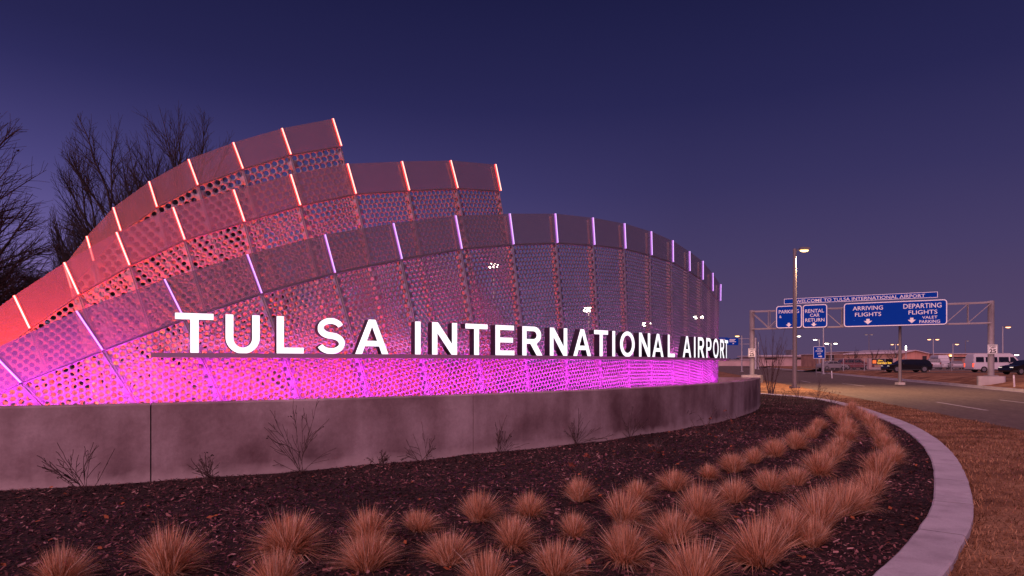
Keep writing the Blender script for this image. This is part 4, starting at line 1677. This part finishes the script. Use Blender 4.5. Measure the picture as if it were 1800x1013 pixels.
# ------------------------------------------------------------------ bare trees and shrubs
class Tubes:
    def __init__(self, sides=4):
        self.V, self.L, self.n, self.s = [], [], 0, sides
        self.f = []

    def seg(self, a, b, ra, rb):
        d = (b - a)
        if d.length < 1e-5:
            return
        d = d.normalized()
        s = d.cross(Vector((.31, .52, .79))).normalized()
        u = s.cross(d)
        k0 = self.n
        for p, r in ((a, ra), (b, rb)):
            for k in range(self.s):
                q = 2 * math.pi * k / self.s
                self.V.append(p + s * (r * math.cos(q)) + u * (r * math.sin(q)))
        for k in range(self.s):
            self.f.append((k0 + k, k0 + (k + 1) % self.s, k0 + self.s + (k + 1) % self.s, k0 + self.s + k))
        self.n += 2 * self.s

    def build(self, name, m, parent):
        return raw(name, self.V, self.f, m, parent, smooth=True)


RMIN = [.0035]
ENV = [None]                              # crown envelope (centre, radii) of the tree being grown


def grow(T, p, d, L, r, lvl, rg, up, spread, wig, shrink, kids, tips=None):
    """one branch, then its side shoots"""
    n = max(3, int(L / .35)) if lvl > 1 else 3
    n = min(n, 7)
    pts = [Vector(p)]
    dd = Vector(d).normalized()
    for i in range(n):
        dd = (dd + Vector((rg.gauss(0, wig), rg.gauss(0, wig), rg.gauss(0, wig) + up * .12))).normalized()
        pts.append(pts[-1] + dd * (L / n))
    if ENV[0]:
        c_, q_ = ENV[0]
        for i in range(1, n + 1):
            e_ = pts[i] - c_
            if abs(e_.x / q_.x) ** 2.6 + abs(e_.y / q_.y) ** 2.6 + abs(e_.z / q_.z) ** 2.6 > 1 + .14 * mnoise.noise(pts[i] * .7) and pts[i].z > c_.z - q_.z * .5:
                n = i - 1
                break
        if n < 1:
            return
        pts = pts[:n + 1]
    for i in range(n):
        T.seg(pts[i], pts[i + 1], max(r * (1 - .62 * i / n), RMIN[0]), max(r * (1 - .62 * (i + 1) / n), RMIN[0]))
    if lvl == 0:
        if tips is not None:
            tips.append(pts[-1])
        return
    nk = kids[lvl - 1] if lvl - 1 < len(kids) else 4
    for j in range(nk):
        f = .22 + .78 * (j + rg.random() * .8) / nk
        i = min(int(f * n), n - 1)
        q = pts[i].lerp(pts[i + 1], f * n - i if f * n - i <= 1 else 1)
        base = (pts[i + 1] - pts[i]).normalized()
        a = rg.uniform(0, 2 * math.pi)
        s = base.cross(Vector((.2, .3, .93))).normalized()
        if s.length < .1:
            s = Vector((1, 0, 0))
        u = s.cross(base)
        sp = spread * rg.uniform(.6, 1.25)
        nd_ = (base * math.cos(sp) + (s * math.cos(a) + u * math.sin(a)) * math.sin(sp)).normalized()
        grow(T, q, nd_, L * shrink * rg.uniform(.7, 1.15) * (1.15 - .45 * f), max(r * .52 * (1 - .4 * f), RMIN[0]), lvl - 1, rg, up, spread, wig, shrink, kids, tips)
    grow(T, pts[-1], dd, L * shrink * .8, r * .38, lvl - 1, rg, up, spread, wig, shrink, kids, tips)


def bare_tree(name, label, base, hgt, r0, main, lvl, rg, up, spread, wig, shrink, kids, fork, fan, leaves=0, twig_r=1.0, m='bark'):
    t = thing(name, label, 'tree', base)
    tr = Tubes(9)
    tr.seg(Vector((0, 0, -.3)), Vector((0, 0, .4)), r0 * 1.35, r0)
    tr.seg(Vector((0, 0, .4)), Vector((0, 0, fork)), r0, r0 * .85)
    tr.build('trunk', M[m], t)
    cr_ = Tubes(4)
    tips = []
    for i in range(main):
        a = 2 * math.pi * (i + rg.uniform(-.3, .3)) / main
        lean = fan * math.sqrt((i + rg.random() * .6) / main)
        a = 2.4 * i + rg.uniform(-.3, .3)
        d = Vector((math.cos(a) * math.sin(lean), math.sin(a) * math.sin(lean), math.cos(lean)))
        grow(cr_, Vector((0, 0, fork - .1)), d, hgt * rg.uniform(.40, .5), r0 * .55, lvl, rg, up, spread, wig, shrink, kids, tips)
    cr_.build('crown', M[m], t)
    if leaves:
        V, Fc = [], []
        for _ in range(leaves):
            c = tips[rg.randrange(len(tips))]
            for k in range(rg.randint(3, 8)):
                o = c + Vector((rg.gauss(0, .05), rg.gauss(0, .05), rg.gauss(0, .05)))
                a = rg.uniform(0, 6.28)
                s = rg.uniform(.03, .07)
                e1 = Vector((math.cos(a), math.sin(a), rg.uniform(-.6, .6))) * s
                e2 = Vector((-math.sin(a), math.cos(a), rg.uniform(-.6, .6))) * s * .6
                b = len(V)
                V += [o - e1, o + e2, o + e1, o - e2]
                Fc.append((b, b + 1, b + 2, b + 3))
        raw('dead_leaves', V, Fc, M['leafdark'], t)
    return t


rg = random.Random(5)
ENV[0] = (Vector((-.4, 0, 8.8)), Vector((4.5, 4.5, 6.0)))
RMIN[0] = .0052
bare_tree('bare_tree', 'large bare tree with upswept branches rising behind the tallest red panels', (-17.1, 33, 0), 17.0, .26, 36, 3, random.Random(24), .30, .58, .07, .52, (8, 11, 11), 1.6, 1.15)
ENV[0] = (Vector((0, 0, 5.5)), Vector((3.9, 3.9, 5.2)))
RMIN[0] = .0045
bare_tree('bare_tree', 'bare tree with drooping twigs and few dead leaves, cut off by the left edge', (-18.4, 19.5, 0), 12.0, .22, 17, 3, random.Random(8), -.08, .55, .09, .58, (6, 10, 10), 1.8, 1.40, 110)
RMIN[0] = .0035
ENV[0] = None

# multi-stem bare tree at the end of the bed
q = P(1355, 694, 33.5)
t = thing('crape_myrtle', 'slender bare multi stem tree at the far end of the mulch bed beside the wall', 'tree', (q.x, q.y, .12))
rg = random.Random(31)
for k in range(5):
    T = Tubes(6)
    a = k * 1.3 + .4
    lean = .05 + .05 * k
    grow(T, Vector((math.cos(a) * .09, math.sin(a) * .09, 0)), Vector((math.cos(a) * lean, math.sin(a) * lean, 1)), rg.uniform(1.7, 2.0), .032, 3, rg, .55, .36, .045, .62, (2, 2, 3), None)
    T.build('stem', M['twig'], t)

# small bare trees in front of the hangar
for x, Y, h, sd, lab in ((1500, 140, 4.6, 3, 'small bare tree in front of the hangar left of the display board'), (1573, 150, 5.4, 4, 'small bare tree in front of the hangar behind the dark pole'), (1536, 165, 5.0, 9, 'small bare tree behind the display board')):
    q = P(x, 640, Y)
    bare_tree('bare_tree', lab, (q.x, Y, .7), h, .13, 6, 2, random.Random(sd), .2, .6, .08, .6, (5, 6), 1.2, 1.0)
# far dark tree line
for x0, x1, y, Y, lab in ((1262, 1345, 628.5, 420, 'far dark line of trees right of the letters'), (1385, 1450, 622.3, 420, 'far dark tree tops above the terminal roof')):
    a, b = P(x0, y, Y), P(x1, y, Y)
    V, Fc = [], []
    rg = random.Random(int(x0))
    for _ in range(900):
        px = rg.uniform(a.x, b.x)
        hh = (a.z - .5) * (.65 + .38 * mnoise.noise(Vector((px * .35, 1, 1))) + .1)
        c = Vector((px, Y + rg.uniform(-4, 4), .5 + hh * rg.random() ** .6))
        s = rg.uniform(.25, .7)
        n0 = len(V)
        for k in range(4):
            q = k * math.pi / 2 + rg.uniform(-.4, .4)
            V.append(c + Vector((math.cos(q) * s, rg.uniform(-.4, .4), math.sin(q) * s * .8)))
        Fc.append((n0, n0 + 1, n0 + 2, n0 + 3))
    tag(raw('tree_line', V, Fc, M['hedge']), lab, 'trees', None, 'stuff')


# twiggy dormant shrubs along the wall
def shrub(label, x, y, hpx, seed, red=0, name='dormant_shrub', z=.13):
    g_ = G(x, y, z)
    hh = hpx / F * g_.y * .92
    t = thing(name, label, 'shrub', g_, 0, 'twiggy dormant shrubs')
    rg = random.Random(seed)
    T = Tubes(4)
    tips = []
    for k in range(rg.randint(8, 12)):
        a = rg.uniform(0, 6.28)
        lean = rg.uniform(.15, 1.1)
        L = hh * rg.uniform(.55, 1.1)
        grow(T, Vector((rg.gauss(0, .03), rg.gauss(0, .03), 0)), Vector((math.cos(a) * math.sin(lean), math.sin(a) * math.sin(lean) * .6, math.cos(lean))), L, .0022 + .0002 * g_.y, 1 if rg.random() < .6 else 2, rg, -.25 if lean > .5 else .1, .5, .10, .55, (2, 3), tips)
    T.build('twigs', M['twig'], t)
    V, Fc = [], []
    for c in rg.sample(tips, min(len(tips), 5 + red)):
        for k in range(2 + (1 if red else 0)):
            o = Vector(c) + Vector((rg.gauss(0, .015), rg.gauss(0, .015), rg.gauss(0, .015)))
            s = rg.uniform(.008, .018) * (1.5 if red else 1)
            b = len(V)
            a = rg.uniform(0, 6.28)
            V += [o + Vector((-s, 0, 0)), o + Vector((0, s * math.cos(a), s * .7)), o + Vector((s, 0, 0)), o + Vector((0, -s * math.cos(a), -s * .7))]
            Fc.append((b, b + 1, b + 2, b + 3))
    raw('leaves', V, Fc, M['redtwig'] if red else M['leafdark'], t)


for k, (x, y, h, red, lab) in enumerate([
    (150, 866, 72, 0, 'wide twiggy shrub left of the left wall joint, the leftmost along the wall'),
    (372, 850, 40, 0, 'low arching twiggy shrub just right of the left wall joint'),
    (530, 832, 88, 0, 'tallest twiggy shrub against the wall, below the letter L of TULSA'),
    (668, 822, 22, 0, 'tiny sparse shrub at the wall foot below the gap after TULSA'),
    (742, 812, 52, 0, 'upright twiggy shrub with seed heads just left of the middle wall joint'),
    (880, 798, 52, 0, 'twiggy shrub just right of the middle wall joint'),
    (1012, 782, 46, 0, 'spreading twiggy shrub at the wall foot below the letters NA'),
    (1108, 770, 42, 0, 'twiggy shrub at the wall foot below the letter O'),
    (1205, 750, 38, 0, 'twiggy shrub at the wall foot below the letter A of AIRPORT'),
    (1252, 742, 40, 0, 'dense twiggy shrub at the wall foot below the letters PO'),
    (1300, 724, 24, 0, 'small twiggy shrub at the wall foot nearest its right end'),
    (1028, 838, 44, 1, 'reddish shrub out in the mulch below the letters NA, nearest the tufts'),
    (1155, 806, 34, 1, 'reddish leafy shrub in the mulch below the letters AL'),
    (1240, 790, 50, 1, 'reddish twiggy shrub in the mulch above the inner tuft row'),
    (1300, 766, 34, 1, 'rust leaved shrub in the mulch near the right end of the wall'),
    (1372, 712, 22, 0, 'low twiggy shrub at the foot of the slender multi stem tree'),
    (1402, 704, 24, 0, 'low twiggy shrub at the base of the tall street lamp'),
    (1436, 705, 30, 0, 'bushy twiggy shrub right of the tall street lamp, beside the strip'),
    (1462, 712, 22, 1, 'small reddish shrub at the far bend of the concrete strip')]):
    shrub(lab, x, y, h, 100 + k, red)


# ------------------------------------------------------------------ ornamental grass tufts
def tuft_mesh(seed, nb):
    rg_ = np.random.default_rng(seed)
    n = nb
    a = rg_.uniform(0, 2 * np.pi, n)
    lean = np.abs(rg_.normal(0, .58, n)).clip(0, 1.4)
    L = rg_.uniform(.48, 1.0, n) * (1.0 - .16 * lean) * np.where(rg_.random(n) < .10, 1.22, 1)
    r0 = .13 * np.sqrt(rg_.random(n))
    a0 = a + rg_.normal(0, .5, n)
    lean = (lean * (1 + .45 * np.cos(a - rg_.uniform(0, 6.28))) + np.where(rg_.random(n) < .06, .6, 0)).clip(0, 1.55)
    P0 = np.stack([np.cos(a0) * r0, np.sin(a0) * r0, np.zeros(n)], 1)
    h = np.stack([np.cos(a), np.sin(a), np.zeros(n)], 1)
    u = np.array([0, 0, 1.0])[None]
    sd = np.stack([-np.sin(a), np.cos(a), np.zeros(n)], 1)
    tw = rg_.normal(0, .5, n)[:, None]
    sd = sd * np.cos(tw) + h * np.sin(tw)
    wd = rg_.uniform(.0036, .0070, n)[:, None]
    l1 = lean[:, None] * .75
    l2 = lean[:, None] * 1.25
    p1 = P0 + (h * np.sin(l1) + u * np.cos(l1)) * (L * .5)[:, None]
    p2 = p1 + (h * np.sin(l2) + u * np.cos(l2)) * (L * .5)[:, None] + rg_.normal(0, .012, (n, 3))
    V = np.stack([P0 - sd * wd, P0 + sd * wd, p1 - sd * wd * .8, p1 + sd * wd * .8, p2], 1).reshape(-1, 3)
    b = np.arange(n)[:, None] * 5
    quads = b + np.array([[0, 1, 3, 2]])
    tris = b + np.array([[2, 3, 4]])
    lo = np.concatenate([quads.ravel(), tris.ravel()])
    st = np.concatenate([np.arange(0, 4 * n, 4), 4 * n + np.arange(0, 3 * n, 3)])
    me_o = bulk('grass_tuft', V, lo, st, M['tuft'])
    me = me_o.data
    bpy.data.objects.remove(me_o)
    return me


TM = [tuft_mesh(s, n) for s, n in ((1, 1900), (2, 1600), (3, 2000), (4, 1500), (5, 1750), (6, 2100), (7, 1350), (8, 1600), (9, 1200))]
rows_ = {
    'in the row nearest the wall': [(105, 1030, 105), (295, 1008, 132), (507, 968, 122), (647, 948, 82), (735, 932, 68), (840, 913, 74), (930, 902, 70), (1017, 880, 58), (1120, 873, 58), (1185, 858, 58),
                                   (1245, 838, 44), (1288, 828, 52), (1326, 812, 46), (1363, 801, 48), (1398, 786, 46), (1428, 768, 42), (1440, 752, 40)],
    'in the second row from the wall': [(485, 1036, 112), (645, 1000, 96), (788, 990, 92), (900, 958, 80), (1008, 938, 66), (1095, 916, 74), (1228, 912, 74), (1292, 880, 72), (1352, 864, 70), (1400, 850, 64), (1440, 832, 62),
                            (1462, 812, 58), (1476, 793, 54), (1486, 774, 50), (1490, 757, 46), (1478, 743, 44), (1466, 731, 38)],
    'in the third row from the wall': [(855, 1042, 86), (977, 1008, 110), (1097, 988, 92), (1185, 952, 80), (1385, 948, 92), (1440, 928, 90), (1480, 905, 78), (1530, 868, 76), (1545, 838, 66), (1566, 812, 60), (1552, 788, 60), (1545, 766, 54), (1530, 749, 50), (1514, 737, 44), (1497, 726, 40)],
    'in the row beside the concrete strip': [(1222, 1030, 116), (1338, 990, 130), (1428, 955, 84), (1508, 892, 68), (1572, 800, 48)]}
ti = 0
for rown, lst in rows_.items():
    lst = sorted(lst)
    for k, (x, y, wpx) in enumerate(lst):
        g_ = G(x, y + 2, .14)
        g_.z = bed_z(g_.x, g_.y) - .01
        wpx *= (.86 if x > 1480 and 'third' in rown else .94 if 'beside' in rown else 1)
        sc = wpx / F * g_.y / (.92 if g_.y < 10 else 1.04)
        o = bpy.data.objects.new('grass_tuft', TM[ti % len(TM)])
        COL.objects.link(o)
        o.location = g_
        o.rotation_euler = (0, 0, rnd.uniform(0, 6.28))
        sc *= rnd.uniform(.93, 1.10)
        o.scale = (sc * rnd.uniform(.92, 1.08), sc * rnd.uniform(.92, 1.08), sc * rnd.uniform(.60, .86))
        o['label'] = 'dry tan grass tuft, %s from left %s' % (ORD[k], rown)
        o['category'] = 'ornamental grass'
        o['group'] = 'dry grass tufts in the mulch bed'
        ti += 1

# fallen leaves on the mulch
V, Fc = [], []
rg = random.Random(77)
lv = 0
while lv < 420:
    Y = 4.5 + 18 * rg.random() ** 1.6
    X = rg.uniform(-6, 12)
    if not inside(np.array([X]), np.array([Y]), bed_poly)[0]:
        continue
    lv += 1
    s = rg.uniform(.015, .04)
    a = rg.uniform(0, 6.28)
    z = bed_z(X, Y) + rg.uniform(.012, .035)
    e1, e2 = Vector((math.cos(a), math.sin(a), rg.uniform(-.5, .5))) * s, Vector((-math.sin(a), math.cos(a), rg.uniform(-.5, .5))) * s * .6
    c = Vector((X, Y, z))
    b = len(V)
    V += [c - e1, c - e1 * .2 + e2, c + e1, c - e1 * .1 - e2]
    Fc.append((b, b + 1, b + 2, b + 3))
tag(raw('fallen_leaves', V, Fc, M['leafrust']), kind='stuff')
